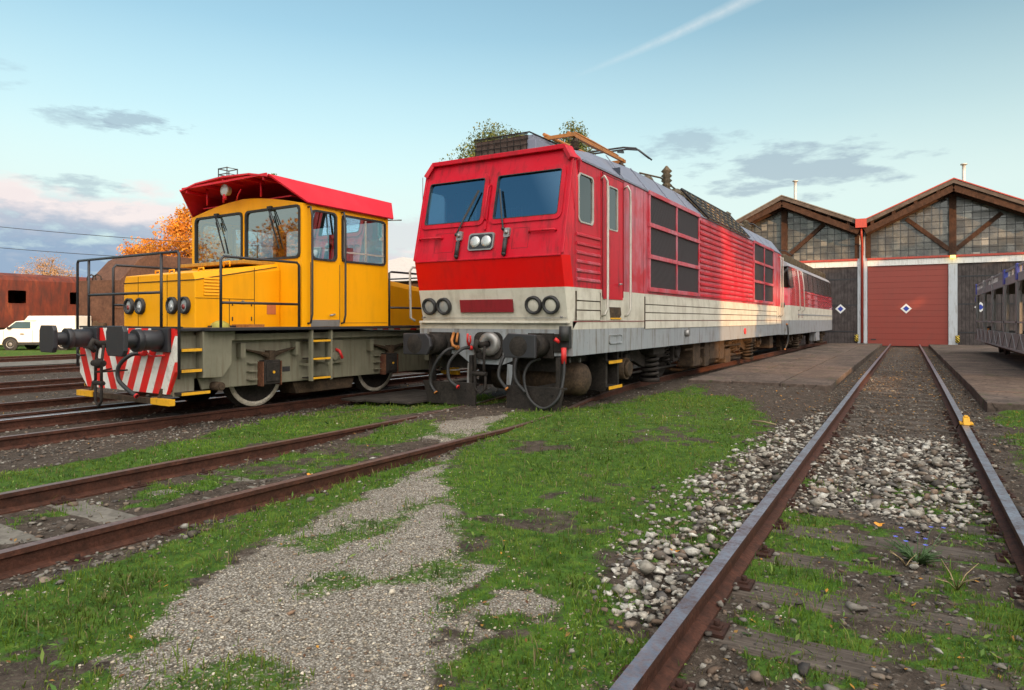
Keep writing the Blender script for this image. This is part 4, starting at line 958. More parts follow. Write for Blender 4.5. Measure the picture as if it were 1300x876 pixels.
# doors
dr=B(); s2(dr,[(-1.90,-.1),(1.85,-.1),(1.85,4.26),(-1.90,4.26)],.05,.10); dr=dr.build('roller_door',DOORR,SH)
b=B()
for k in range(13): s2(b,[(-1.9,.25+k*.31),(1.85,.25+k*.31),(1.85,.262+k*.31),(-1.9,.262+k*.31)],.044,.05)
b.build('panel_joint',rusty('door_joint',(.16,.03,.025),(.2,.04,.03)),dr)
b=B(); s2(b,[(-1.75,.2),(-1.5,.2),(-1.5,.27),(-1.75,.27)],.03,.05); b.build('handle',BLK,dr)
for (x0,x1) in((-6.0,-2.42),(2.28,6.0),(-10.0,-6.4)):
    for (a,c) in((x0,(x0+x1)/2-.01),((x0+x1)/2+.01,x1)):
        d=B(); s2(d,[(a,-.1),(c,-.1),(c,4.25),(a,4.25)],.05,.10); d=d.build('timber_door',WOODD,SH)
        b=B(); n=int((c-a)/.16)
        for k in range(1,n): x=a+(c-a)*k/n; s2(b,[(x-.008,-.05),(x+.008,-.05),(x+.008,4.2),(x-.008,4.2)],.044,.05)
        b.build('board_gap',DARKI,d)
        b=B()
        for z in(.62,2.1,3.55): s2(b,[(a,z),(c,z),(c,z+.07),(a,z+.07)],.03,.048)
        b.build('hinge_strap',BLK,d)
# diamond signs
BLUE=paint('sign_blue',(.02,.05,.36),(.05,.05,.2),.2,.4)
WHT=paint('sign_white',(.78,.78,.76),(.4,.38,.35),.3,.45)
def sign(x,z,label):
    b=B(); X,Z=SP(x,z); h=.30; b.prism([(X-h,Z),(X,Z-h),(X+h,Z),(X,Z+h)],'y',-.012,.0)
    o=b.build('diamond_sign',WHT); o.location=(0,YS+.03,0); tag(o,label,'sign','blue diamond signs on the shed doors')
    b=B(); h=.17; b.prism([(X-h,Z),(X,Z-h),(X+h,Z),(X,Z+h)],'y',-.018,-.0125); b.build('blue_diamond',BLUE,o)
sign(-3.26,1.93,'white and blue diamond sign on the grey timber door between loco and downpipe')
sign(-.06,1.92,'white and blue diamond sign in the middle of the red roller door')
sign(3.26,1.97,'white and blue diamond sign on the timber door behind the grey wagon')
X,Z=SP(2.05,4.62)
lm=B(); lm.box(X-.16,X+.16,YS-.36,YS-.12,Z+.06,Z+.14); lm=lm.build('wall_lamp',BLK); tag(lm,'lit yellow lamp on the red trim above the shed pillar','lamp')
b=B(); b.box(X-.13,X+.13,YS-.34,YS-.14,Z-.08,Z+.058); b.build('lamp_glass',emis('lamp_glow',(1.0,.72,.12),3.0),lm)
HAZ,_nt=new_mat('hazard_stripes'); _tc=_nt.nodes.new('ShaderNodeTexCoord').outputs['Object']; _s=_nt.nodes.new('ShaderNodeSeparateXYZ'); _nt.links.new(_tc,_s.inputs[0])
_f=math_(_nt,'GREATER_THAN',math_(_nt,'FRACT',math_(_nt,'MULTIPLY',math_(_nt,'ADD',_s.outputs[0],_s.outputs[2]),7)),.5); finish(HAZ,_nt,mixc(_nt,_f,(.02,.02,.02),(.7,.5,.03)),.5)
for (x,lab) in((-2.46,'small black and yellow striped guard left of the red door downpipe'),(2.24,'small black and yellow striped guard on the pillar right of the red door')):
    X,Z=SP(x,.0); b=B(); b.box(X-.08,X+.12,YS-.12,YS-.062,-.02,.40); b.cyl((X+.02,YS-.14,-.02),(X+.02,YS-.14,.40),.06); o=b.build('corner_guard',HAZ); tag(o,lab,'post guard')
# ================================================================== GROUND MASKS
Rv=np.array([math.cos(TH),math.sin(TH)]); Fv=np.array([-math.sin(TH),math.cos(TH)])
def gz(px,py,z=-.1):
    t=(CAMH-z)*FPX/(py-HY); return (Fv[0]*t+Rv[0]*(px-CX)/FPX*t, Fv[1]*t+Rv[1]*(px-CX)/FPX*t)
def at(px,py,dep):
    w=Fv*dep+Rv*(px-CX)/FPX*dep; return (w[0],w[1],CAMH+(HY-py)/FPX*dep)
def G(pts,z=-.1): return np.array([gz(*p,z) for p in pts])
def hash2(ix,iy,s): 
    h=np.sin(ix*127.1+iy*311.7+s*74.7)*43758.5453; return h-np.floor(h)
def vnoise(x,y,s=0):
    ix=np.floor(x);iy=np.floor(y);fx=x-ix;fy=y-iy;fx=fx*fx*(3-2*fx);fy=fy*fy*(3-2*fy)
    a=hash2(ix,iy,s);b=hash2(ix+1,iy,s);c=hash2(ix,iy+1,s);d=hash2(ix+1,iy+1,s)
    return a+(b-a)*fx+(c-a)*fy+(a-b-c+d)*fx*fy
def fbm(x,y,sc,s=0,o=4):
    t=0;am=.5;tot=0
    for k in range(o): t=t+am*vnoise(x*sc,y*sc,s+k*13); tot+=am; am*=.55; sc*=2.1
    return t/tot
def sdist(x,y,P):   # signed distance, positive inside
    n=len(P); best=np.full(x.shape,1e9); inside=np.zeros(x.shape,bool)
    for i in range(n):
        a=P[i];b_=P[(i+1)%n]; ex,ey=b_-a; L=ex*ex+ey*ey+1e-12
        t=np.clip(((x-a[0])*ex+(y-a[1])*ey)/L,0,1)
        best=np.minimum(best,np.hypot(x-a[0]-t*ex,y-a[1]-t*ey))
        c=((a[1]>y)!=(b_[1]>y)); 
        with np.errstate(divide='ignore',invalid='ignore'): xx=(b_[0]-a[0])*(y-a[1])/(b_[1]-a[1]+1e-12)+a[0]
        inside^= c&(x<xx)
    return np.where(inside,best,-best)
def sm(d,w=.25): return np.clip(.5+d/w,0,1)
PG1=G([(600,566),(650,530),(730,520),(880,492),(950,512),(985,545),(930,575),(880,600),(850,650),(770,700),(800,760),(860,800),(850,900),(565,900),(580,780),(600,700),(585,640),(560,600)])
PG2=G([(-120,650),(-120,605),(60,592),(190,566),(330,533),(480,507),(620,500),(640,512),(500,531),(330,568),(165,602),(0,630)])
PG3=G([(-120,900),(-120,800),(60,735),(180,692),(330,636),(440,604),(540,580),(570,585),(480,618),(390,660),(300,700),(200,760),(130,876)])
PG4=G([(-60,690),(0,650),(330,580),(470,548),(560,535),(560,548),(440,585),(330,605),(100,650)])
PG6=G([(960,640),(1020,610),(1200,610),(1290,660),(1330,800),(1330,900),(850,900),(850,800)])
PG5=G([(1265,530),(1330,505),(1400,560),(1400,700),(1330,640)])
PL=G([(60,920),(160,780),(300,705),(390,655),(470,610),(540,585),(600,566),(700,545),(660,528),(560,540),(500,548),(470,560),(560,556),(590,600),(600,650),(585,720),(565,800),(560,920)])
PL2=G([(520,900),(540,740),(640,690),(780,690),(840,740),(830,900)])
PW1=G([(990,640),(1020,570),(1060,553),(1190,553),(1235,575),(1290,650),(1180,668),(1060,645)])
PW2=G([(745,735),(790,670),(850,615),(930,572),(1000,530),(1060,520),(1035,560),(980,620),(920,700),(860,770),(800,800)])
def Yf(x,y): dx=x-YO[0];dy=y-YO[1]; return dx*axy[1]-dy*axy[0], dx*axy[0]+dy*axy[1]
def Rf(x,y): dx=x+5.791;dy=y-9.313; return dx*axr[1]-dy*axr[0], dx*axr[0]+dy*axr[1]
def Rw(x,y): return (-5.791+x*axr[1]+y*axr[0], 9.313-x*axr[0]+y*axr[1])
def Yw(x,y): return (YO[0]+x*axy[1]+y*axy[0], YO[1]-x*axy[0]+y*axy[1])
def zr_track(y): return -np.clip((y-16)/30,0,1)*.15
def height(x,y):
    rx,ry=Rf(x,y); yx,yy=Yf(x,y)
    h=-.125+.03*(fbm(x,y,1.3,3)-.5)+.035*(fbm(x,y,4.0,8,3)-.5)
    h+=.085*np.exp(-((rx-.6)**2/3.5+((ry+1.0)/2.2)**2))         # gravel crossing near the loco
    h-=.035*np.exp(-((x+.13)/1.2)**4)                            # right track bed
    h+=-.02*np.exp(-((yx)/1.6)**4)
    h+=.03*np.exp(-((x+2.6)/.9)**2)*np.clip((y-5)/4,0,1)
    h+=zr_track(y)
    h+=.075*np.clip((y-13.4)/1.2,0,1)*np.clip((-1.25-x)/.5,0,1)*np.clip((x+5)/1,0,1)+.06*np.clip((y-11.6)/1.2,0,1)*np.clip((x-1.0)/.5,0,1)
    h+=-.03*np.exp(-((rx-.75)/.9)**4)*np.clip((-2-ry)/2,0,1)
    return h
def masks(x,y):
    n=fbm(x,y,2.2,1)-.5; n2=fbm(x,y,5.5,2)-.5; n3=fbm(x,y,1.3,9)-.5; n5=fbm(x,y,.9,77)
    n6=fbm(x,y,13,6,2)-.5; d=.45*n+.22*n2+.22*n6
    g=np.maximum.reduce([sm(sdist(x,y,PG1)+d*1.3+.05,.3),sm(sdist(x,y,PG2)+d*.8+.05,.2),sm(sdist(x,y,PG3)+d*.9,.2),
        sm(sdist(x,y,PG4)+d*1.6-.12,.2),sm(np.minimum(sdist(x,y,PG6),.12)+d*2.6+.9*n3-.10,.22)*.95,sm(sdist(x,y,PG5)+d,.3)])
    L=sm(sdist(x,y,PL)+d*.9,.3); L2=sm(sdist(x,y,PL2)+d*.7,.4)*np.clip((n*7+.12+.8*n2),0,1)
    g=g*(1-.9*L2)*np.clip(1.15+n3*1.2,0,1)*np.clip((.70-n5+n2*.5)*9,.3,1)
    g=np.maximum(g, L*np.clip((n-.06)*8,0,1)*.6)
    # far green strips on the left
    yx,yy=Yf(x,y)
    for c,w in((-13.3,.9),(-19.9,1.2),(-22.5,2.0)): g=np.maximum(g,sm(w-np.abs(yx-c)+n,.5))
    g=np.maximum(g,np.where((yx<-24)|(x>9)|(y>60),.8,0))
    W=np.maximum(sm(sdist(x,y,PW1)+d,.3),sm(sdist(x,y,PW2)+d*.7,.3))
    Lc=np.clip(np.maximum(L,L2),0,1)
    return np.clip(g,0,1),Lc*(1-.6*g),W
def spaced(fine0,fine1,step,far0,far1):
    a=list(np.arange(fine0,fine1+1e-6,step)); s=step; x=a[-1]
    while x<far1: s*=1.18; x+=s; a.append(x)
    s=step;x=a[0];pre=[]
    while x>far0: s*=1.18; x-=s; pre.append(x)
    return np.array(pre[::-1]+a)
gxs=spaced(-13,3.2,.07,-600,500); gys=spaced(.5,17,.07,-200,900)
XX,YY=np.meshgrid(gxs,gys); fx,fy=XX.ravel(),YY.ravel()
hz=height(fx,fy); mg,mL,mW=masks(fx,fy)
nx,ny=len(gxs),len(gys)
me=D.meshes.new('ground'); nv=nx*ny
me.vertices.add(nv); me.vertices.foreach_set('co',np.stack([fx,fy,hz],1).ravel().astype(np.float32))
ii,jj=np.meshgrid(np.arange(nx-1),np.arange(ny-1)); a=(jj*nx+ii).ravel()
q=np.stack([a,a+1,a+nx+1,a+nx],1)
def set_polys(me,q):
    k=q.shape[1]; n=len(q)
    me.loops.add(n*k); me.loops.foreach_set('vertex_index',q.ravel().astype(np.int32))
    me.polygons.add(n); me.polygons.foreach_set('loop_start',np.arange(0,n*k,k,dtype=np.int32)); 
    me.update(calc_edges=True)
set_polys(me,q); me.polygons.foreach_set('use_smooth',np.ones(len(q),bool))
ca=me.color_attributes.new('Mask','FLOAT_COLOR','POINT')
ca.data.foreach_set('color',np.stack([mg,mL,mW,np.ones(nv)],1).ravel().astype(np.float32))
m,nt=new_mat('yard_ground'); tc=nt.nodes.new('ShaderNodeTexCoord').outputs['Object']
at_=nt.nodes.new('ShaderNodeAttribute'); at_.attribute_name='Mask'; sp=nt.nodes.new('ShaderNodeSeparateColor'); nt.links.new(at_.outputs[0],sp.inputs[0])
n1=noise(nt,tc,1.2,6,.6); n2=noise(nt,tc,9,6,.7); n3=noise(nt,tc,40,3,.6); n4=noise(nt,tc,110,2,.6)
def voro(sc):
    v=nt.nodes.new('ShaderNodeTexVoronoi'); v.inputs['Scale'].default_value=sc; nt.links.new(tc,v.inputs['Vector']); return v
v1=voro(105); v2=voro(22)
soil=ramp(nt,n2,[(.3,(.028,.021,.016)),(.55,(.072,.055,.043)),(.75,(.12,.095,.075))])
soil=mixc(nt,ramp(nt,n3,[(.58,(0,0,0)),(.7,(.7,)*3)]),soil,(.19,.16,.135))
sepv=nt.nodes.new('ShaderNodeSeparateColor'); nt.links.new(v1.outputs['Color'],sepv.inputs[0])
grav=ramp(nt,sepv.outputs[0],[(0,(.13,.108,.085)),(.4,(.27,.238,.195)),(.8,(.41,.37,.315)),(1,(.56,.52,.45))])
grav=mixc(nt,ramp(nt,v1.outputs['Distance'],[(.3,(0,0,0)),(.75,(.75,)*3)]),grav,(.055,.045,.035))
grav=mixc(nt,ramp(nt,n1,[(.46,(0,0,0)),(.72,(.55,)*3)]),grav,(.13,.11,.085))
moss=ramp(nt,n2,[(.3,(.020,.040,.008)),(.5,(.05,.11,.014)),(.7,(.11,.17,.022))])
moss=mixc(nt,ramp(nt,n3,[(.55,(0,0,0)),(.7,(.6,)*3)]),moss,(.075,.055,.03))
fG=ramp(nt,math_(nt,'ADD',sp.outputs[0],math_(nt,'MULTIPLY',math_(nt,'SUBTRACT',n3,.5),1.0)),[(.38,(0,0,0)),(.62,(1,1,1))])
fL=ramp(nt,math_(nt,'ADD',sp.outputs[1],math_(nt,'MULTIPLY',math_(nt,'SUBTRACT',n2,.5),1.1)),[(.38,(0,0,0)),(.62,(1,1,1))])
c=mixc(nt,fL,soil,grav); c=mixc(nt,fG,c,moss)
bmp=math_(nt,'ADD',math_(nt,'MULTIPLY',v1.outputs['Distance'],-.6),math_(nt,'ADD',n3,math_(nt,'MULTIPLY',n4,.5)))
GM=finish(m,nt,c,.95,0,bmp,.7,.012,.15); me.materials.append(GM)
go=D.objects.new('ground',me); COL.objects.link(go); tag(go,kind='structure')
# ------------------------------------------------------------------ scatter helpers
def visible_sample(n,xr,yr,dexp=1.0,maxd=30):
    """random ground points, denser near the camera"""
    x=rng.uniform(*xr,n);y=rng.uniform(*yr,n); return x,y
def frustum_sample(n,d0,d1,pw=1.0,lo=-90,hi=1390):
    """points with density ~ depth**-pw inside the camera wedge (and a margin)"""
    u=rng.random(n)
    e=2-pw
    if abs(e)<1e-6: dep=d0*(d1/d0)**u
    else: dep=(d0**e+u*(d1**e-d0**e))**(1/e)
    px=rng.uniform(lo,hi,n); l=(px-CX)/FPX*dep
    return Fv[0]*dep+Rv[0]*l, Fv[1]*dep+Rv[1]*l, dep
def mesh_np(name,verts,faces,mat,col=None,label=None,kind='stuff',smooth=False,cat=None):
    me=D.meshes.new(name); me.vertices.add(len(verts)); me.vertices.foreach_set('co',verts.astype(np.float32).ravel())
    set_polys(me,faces)
    if smooth: me.polygons.foreach_set('use_smooth',np.ones(len(faces),bool))
    if col is not None:
        ca=me.color_attributes.new('Col','FLOAT_COLOR','POINT'); c4=np.concatenate([col,np.ones((len(col),1))],1); ca.data.foreach_set('color',c4.astype(np.float32).ravel())
    me.materials.append(mat); o=D.objects.new(name,me); COL.objects.link(o); return tag(o,label,cat,None,kind)
def ico(sub=0):
    import bmesh
    bm=bmesh.new(); bmesh.ops.create_icosphere(bm,subdivisions=sub,radius=1); v=np.array([p.co[:] for p in bm.verts]); f=np.array([[q.index for q in t.verts] for t in bm.faces]); bm.free(); return v,f
IV1,IF1=ico(1); IV2,IF2=ico(2)
def stones(name,x,y,size,cols,label,sub=1,sink=.3,flat=.65,up=0):
    n=len(x); V,F_=(IV1,IF1) if sub==1 else (IV2,IF2); nvv=len(V)
    variants=[]
    for k in range(10):
        r=np.random.default_rng(k); W=V.copy()
        for _ in range(11):   # plane cuts give angular faces
            d=r.normal(size=3); d/=np.linalg.norm(d); off=r.uniform(.28,.66); t=W@d; W=W-np.maximum(t-off,0)[:,None]*d
        W*=r.uniform(.8,1.45,3); W+=r.normal(size=W.shape)*.015; variants.append(W)
    variants=np.array(variants)
    vi=rng.integers(0,10,n); W=variants[vi]
    a=rng.uniform(0,6.28,n); c,s=np.cos(a),np.sin(a); b=rng.normal(0,.4,n); cb,sb=np.cos(b),np.sin(b)
    X=W[:,:,0]*cb[:,None]+W[:,:,2]*sb[:,None]; Z=-W[:,:,0]*sb[:,None]+W[:,:,2]*cb[:,None]; Y=W[:,:,1]
    X2=X*c[:,None]-Y*s[:,None]; Y2=X*s[:,None]+Y*c[:,None]
    S=size[:,None]; z0=height(x,y)+up
    P=np.stack([x[:,None]+X2*S,y[:,None]+Y2*S,z0[:,None]+Z*S*flat+size[:,None]*flat*(.6-sink)],2).reshape(-1,3)
    FF=(F_[None]+(np.arange(n)*nvv)[:,None,None]).reshape(-1,3)
    cc=np.repeat(cols,nvv,0)
    return mesh_np(name,P,FF,STONEM,cc,label)
STONEM=attr_mat('stone',.85,bn=35,gloss=.2)
def stone_cols(n,light=.5):
    pal=np.array([[.42,.38,.32],[.30,.27,.235],[.55,.52,.46],[.16,.13,.11],[.24,.16,.115],[.10,.09,.085],[.33,.25,.19]])
    w=np.array([light,.5,light*.7,.4,.25,.3,.25]); w/=w.sum()
    c=pal[rng.choice(len(pal),n,p=w)]; return np.clip(c*rng.uniform(.75,1.2,(n,1)),0,.75)
def keep_clear(x,y):
    """True where small things may lie (not on rails, slabs, under bodies)"""
    rx,ry=Rf(x,y); yx,yy=Yf(x,y)
    ok=(np.abs(np.abs(x+.13)-.753)>.06)
    ok&=~((x>-4.6)&(x<-1.28)&(y>14.6)); ok&=~((x>1.03)&(y>12.7))
    return ok
# --- ballast / coarse stones
x,y,dep=frustum_sample(130000,2.6,26,1.15)
g_,l_,w_=masks(x,y); rx,ry=Rf(x,y); yx,yy=Yf(x,y)
near_rail=np.exp(-((np.abs(rx-.75)-.95)/.22)**2)*(ry<-2.2)*(ry>-9)
along_T1=((yx>.35)&(yx<1.75)).astype(float)*.9
pr=np.clip(w_*1.1+.50*near_rail+along_T1*.55+.28*((g_<.3)&(l_<.3))+.42*((np.abs(x+.13)<1.25)&(y>9.3))+.12*((np.abs(x+.13)<1.2)),0,1)*(1-.72*g_)*(1-.8*l_*(1-near_rail))
k=(rng.random(len(x))<pr)&keep_clear(x,y); x,y=x[k],y[k]; w_=w_[k]; dep=dep[k]
sz=rng.gamma(2.6,.0064,len(x))+.005; sz=sz*(.68+.45*w_)*np.where(rng.random(len(x))<.05,1.5,1); sz=np.clip(sz,.008,.075)
cols=np.where((w_[:,None]>.45)&(rng.random((len(x),1))<.8),stone_cols(len(x),1.3)*.98,stone_cols(len(x),.15)*.6)
stones('ballast_stones',x,y,sz,cols,label='loose grey and white ballast stones beside and between the rails',up=np.where((np.abs(x+.13)<1.2)&(rng.random(len(x))<.5),.022,0.0))
# --- fine gravel on the path
x,y,dep=frustum_sample(60000,2.4,12,1.6,-90,1000)
g_,l_,w_=masks(x,y); k=(rng.random(len(x))<np.clip(l_*.85+.16*(g_>.3)*np.clip((fbm(x,y,3.0,71)-.42)*6,0,1),0,1))&keep_clear(x,y); x,y,dep=x[k],y[k],dep[k]
sz=rng.gamma(4,.00105,len(x))+.0025; sz=np.where(rng.random(len(x))<.010,sz*2.4,sz)
stones('path_gravel',x,y,sz,stone_cols(len(x),1.1)*np.array([1.12,1.04,.93]),'fine pale gravel on the worn path beside the grass')
# --- grass
def blades(name,n,dmax,hmin,hmax,wid,label,pw,msel,base,tip,lo=-90,hi=1390,lean=.5,d0=2.3):
    x,y,dep=frustum_sample(n,d0,dmax,pw,lo,hi); p=msel(x,y); k=(rng.random(n)<p**1.3)&keep_clear(x,y); x,y,dep=x[k],y[k],dep[k]; n=len(x)
    z=height(x,y)-.004; h=rng.uniform(hmin,hmax,n)*(1+.4*(fbm(x,y,3.3,5)-.5)*2); w=wid*rng.uniform(.6,1.3,n)*np.clip(dep/5,1,3.0)
    a=rng.uniform(0,6.283,n); dx,dy=np.cos(a),np.sin(a); b=rng.uniform(0,6.283,n); L=h*rng.uniform(.15,1,n)*lean
    ex,ey=np.cos(b)*L,np.sin(b)*L
    P=np.zeros((n,5,3))
    P[:,0]=np.stack([x-dx*w,y-dy*w,z],1); P[:,1]=np.stack([x+dx*w,y+dy*w,z],1)
    P[:,2]=np.stack([x+dx*w*.8+ex*.4,y+dy*w*.8+ey*.4,z+h*.6],1); P[:,3]=np.stack([x-dx*w*.8+ex*.4,y-dy*w*.8+ey*.4,z+h*.6],1)
    P[:,4]=np.stack([x+ex,y+ey,z+h*(1-.3*L/h)],1)
    o=(np.arange(n)*5)[:,None]
    F_=np.concatenate([o+np.array([[0,1,2]]),o+np.array([[0,2,3]]),o+np.array([[3,2,4]])],0)
    t=rng.random((n,1)); pv=(fbm(x,y,1.6,21)-.5)[:,None]
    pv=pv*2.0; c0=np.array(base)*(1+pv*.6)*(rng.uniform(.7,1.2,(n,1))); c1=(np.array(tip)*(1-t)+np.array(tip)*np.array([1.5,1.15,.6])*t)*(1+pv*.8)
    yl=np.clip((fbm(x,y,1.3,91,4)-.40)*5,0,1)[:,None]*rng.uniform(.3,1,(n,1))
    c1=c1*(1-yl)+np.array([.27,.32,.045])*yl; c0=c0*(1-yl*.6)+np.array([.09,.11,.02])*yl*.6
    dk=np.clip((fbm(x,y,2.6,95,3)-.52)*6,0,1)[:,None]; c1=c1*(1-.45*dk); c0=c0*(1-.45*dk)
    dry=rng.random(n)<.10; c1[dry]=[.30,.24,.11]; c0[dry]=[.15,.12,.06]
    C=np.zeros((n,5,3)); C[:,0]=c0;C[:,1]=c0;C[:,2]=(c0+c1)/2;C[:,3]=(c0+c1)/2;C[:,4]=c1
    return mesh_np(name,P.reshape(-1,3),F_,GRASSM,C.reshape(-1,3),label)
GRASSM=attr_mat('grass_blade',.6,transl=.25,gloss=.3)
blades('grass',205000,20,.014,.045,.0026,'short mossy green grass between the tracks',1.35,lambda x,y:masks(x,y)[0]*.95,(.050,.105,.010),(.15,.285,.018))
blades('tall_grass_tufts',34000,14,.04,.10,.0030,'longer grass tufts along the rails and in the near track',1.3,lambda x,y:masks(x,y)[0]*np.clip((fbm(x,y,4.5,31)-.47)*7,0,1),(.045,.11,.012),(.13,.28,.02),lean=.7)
# clover-like low leaves
def leaflets(name,n,dmax,size,pw,msel,pal,label,mat,zoff=(.004,.03),tilt=.5,lo=-90,hi=1390,asp=.8):
    x,y,dep=frustum_sample(n,2.3,dmax,pw,lo,hi); p=msel(x,y); k=(rng.random(n)<p)&keep_clear(x,y); x,y,dep=x[k],y[k],dep[k]; n=len(x)
    z=height(x,y)+rng.uniform(*zoff,n); s=rng.uniform(.6,1.3,n)*size*np.clip(dep/7,1,2.2); a=rng.uniform(0,6.283,n)
    u=np.stack([np.cos(a),np.sin(a),rng.normal(0,tilt,n)],1); v=np.stack([-np.sin(a),np.cos(a),rng.normal(0,tilt,n)],1)*asp
    c=np.stack([x,y,z],1); P=np.zeros((n,4,3)); P[:,0]=c-u*s[:,None]; P[:,1]=c-v*s[:,None]*.6+[0,0,.002]; P[:,2]=c+u*s[:,None]; P[:,3]=c+v*s[:,None]*.6+[0,0,.002]
    P[:,:,2]=np.maximum(P[:,:,2],height(x,y)[:,None]+.002)
    F_=(np.arange(n)*4)[:,None]+np.array([[0,1,2,3]]); pal=np.array(pal); C=np.repeat(pal[rng.integers(0,len(pal),n)]*rng.uniform(.7,1.25,(n,1)),4,0)
    return mesh_np(name,P.reshape(-1,3),F_,mat,C,label)
leaflets('clover_leaves',70000,16,.007,1.4,lambda x,y:masks(x,y)[0]*np.clip((fbm(x,y,2.4,41)-.40)*5,0,1),[(.05,.11,.02),(.09,.17,.025),(.13,.19,.03),(.035,.075,.02)],'low clover and weed leaves in the grass',GRASSM)
leaflets('weed_leaves',9000,10,.021,1.3,lambda x,y:(masks(x,y)[0]>.15)*np.clip((fbm(x,y,3.1,61)-.48)*6,0,1),[(.06,.13,.02),(.11,.20,.03),(.16,.23,.04),(.04,.09,.02)],'broad weed leaves between the blades of grass',GRASSM,(.01,.04),.5,asp=.5)
LEAFM=attr_mat('dry_leaf',.8,transl=.15)
leaflets('fallen_leaves',60000,40,.015,.9,lambda x,y:np.clip(.05+.6*np.exp(-((x+.13)/1.9)**4)*np.clip((y-7)/5,0.15,1)+.3*((x>1)&(y<14)),0,1)*(1-.85*masks(x,y)[2]),[(.13,.06,.03),(.22,.10,.035),(.30,.17,.05),(.10,.055,.035),(.16,.10,.06),(.45,.22,.04)],'small brown and orange leaves fallen around the right-hand track',LEAFM,(.003,.02),.25)
leaflets('daisies',1500,14,.012,.3,lambda x,y:np.exp(-((x+2.7)**2/1.2+(y-9.4)**2/1.6))*.6,[(.75,.75,.70)],'small white daisies in the grass below the crimson locomotive',LEAFM,(.03,.06),.3)
# bright orange leaves lying singly
oL=[((394,600),'orange leaf lying on stones beside the near rail of the overgrown track','LEAF'),((404,613),'orange leaf lying just below another near the overgrown rail','x'),((505,582),'orange leaf beside a white stone further along the overgrown rail','x'),((856,695),'orange leaf on the white stones left of the right-hand track','x'),((1116,661),'orange yellow leaf lying on a sleeper between the right-hand rails','x')]
LF=paint('orange_leaf',(.65,.26,.02),(.35,.12,.02),.4,.6)
for (p,lab,_) in oL:
    X,Y=gz(*p,-.1); h=float(height(np.array([X]),np.array([Y]))[0])+.03
    s=.032; b=B(); pts=[]
    for k in range(12):
        t=k/12*6.283; r=s*(1+.25*math.cos(5*t)); pts.append((X+r*math.cos(t),Y+r*math.sin(t)*.8,h+.012*math.cos(2*t)))
    b.add([(X,Y,h+.004)]+pts,[(0,1+k,1+(k+1)%12) for k in range(12)]); tag(b.build('orange_leaf',LF),lab,'leaf','bright orange leaves')
# ------------------------------------------------------------------ tracks
RPROF=[(-.036,0),(.036,0),(.036,-.032),(.012,-.045),(.009,-.115),(.065,-.135),(.065,-.15),(-.065,-.15),(-.065,-.135),(-.009,-.115),(-.012,-.045),(-.036,-.032)]
def rail_mesh(name,pts,parent,headmat,sidemat=None,prof=RPROF,jit=0):
    pts=[Vector(p) for p in pts]; n=len(prof); vs=[]
    for i,p in enumerate(pts):
        d=(pts[min(i+1,len(pts)-1)]-pts[max(i-1,0)]); d.z=0; d.normalize(); s=Vector((d.y,-d.x,0))
        for (a,c) in prof: vs.append(p+s*a+Vector((0,0,c)))
    b=B(); fs=[];
    for k in range(len(pts)-1):
        for i in range(n):
            b.f.append([k*n+i,k*n+(i+1)%n,(k+1)*n+(i+1)%n,(k+1)*n+i]); b.m.append(0 if i==0 else 1); b.s.append(False)
    b.v=[tuple(v) for v in vs]
    b.f.append(list(range(n))); b.m.append(1); b.s.append(False); b.f.append([(len(pts)-1)*n+i for i in range(n)]); b.m.append(1); b.s.append(False)
    return b.build(name,[headmat,sidemat or RAIL],parent)
SLB=B(); SLB.box(-1.28,1.28,-.125,.125,-.14,0)
def track(label,center,ys,headmats,half=.753,sleep=None,sm_=SLEEP,zf=lambda y:0,frame=None,halff=None,sidemat=None,group='railway tracks'):
    """center(y)->x ; coordinates mapped by frame"""
    fr=frame or (lambda x,y:(x,y)); root=empty('railway_track',(*fr(center(ys[0]),ys[0]),0),0,label,'railway track',group)
    o=Vector(root.location)
    for s,hm in((-1,headmats[0]),(1,headmats[1])):
        hf=halff or (lambda y:half)
        pts=[Vector((*fr(center(y)+s*hf(y),y),float(zf(y))))-o for y in ys]
        rail_mesh('rail',pts,root,hm,sidemat)
    if sleep:
        proto=None
        y0,y1,st,zt=sleep; y=y0; k=0
        while y<y1:
            if proto is None:
                proto=SLB.build('sleeper',sm_,root,.02); s_=proto
            else: s_=proto.copy(); COL.objects.link(s_); s_.parent=root
            x_,y_=fr(center(y),y); a,b_=fr(center(y+.1),y+.1)
            s_.location=Vector((x_,y_,float(zf(y))+zt+random.uniform(-.008,.008)))-o; s_.rotation_euler=(0,0,-math.atan2(a-x_,b_-y_)+random.uniform(-.02,.02))
            if y<13:
                for sx in(-1,1):
                    b=B(); b.box(sx*half-.15,sx*half+.15,-.075,.075,.002,.018)
                    for e in(-.105,.105): b.cyl((sx*half+e,0,.018),(sx*half+e,0,.055),.016,n=6); b.box(sx*half+e-.025,sx*half+e+.025,-.03,.03,.018,.03)
                    b.build('base_plate',RAILD,s_)
            y+=st; k+=1
    return root
TR=track('railway track with rusty blue-grey rails running straight to the red roller door',lambda y:-.13,[0.3,2,4,6,8,10,12,14,16,20,26,32,38,46,47.4],(HEAD,HEAD),.753,(.8,46,.62,-.155),SLEEP,zr_track)
cR=lambda y: interp(y,[(-12,.66),(-7.4,.69),(-5,.72),(-3.5,.72),(-2,.68),(-.5,.52),(1.5,.25),(4,.04),(7,0),(30,0),(37,.2)])
hR=lambda y: interp(y,[(-7,.75),(-3,.80),(-1,.84),(2,.77),(4,.753)])
zR=lambda y: interp(y,[(-5.5,0),(-3,-.02),(-1.5,-.045),(.5,-.06),(3,-.02),(5,0),(20,0)])
TL=track('overgrown rusty track sunk in grass and gravel, leading under the crimson locomotive',cR,list(np.arange(-12,10,.5))+[12,20,30,37],(HEADR,HEADR),.76,(-9.5,-1.9,.62,-.150),CONC,zR,Rw,hR)
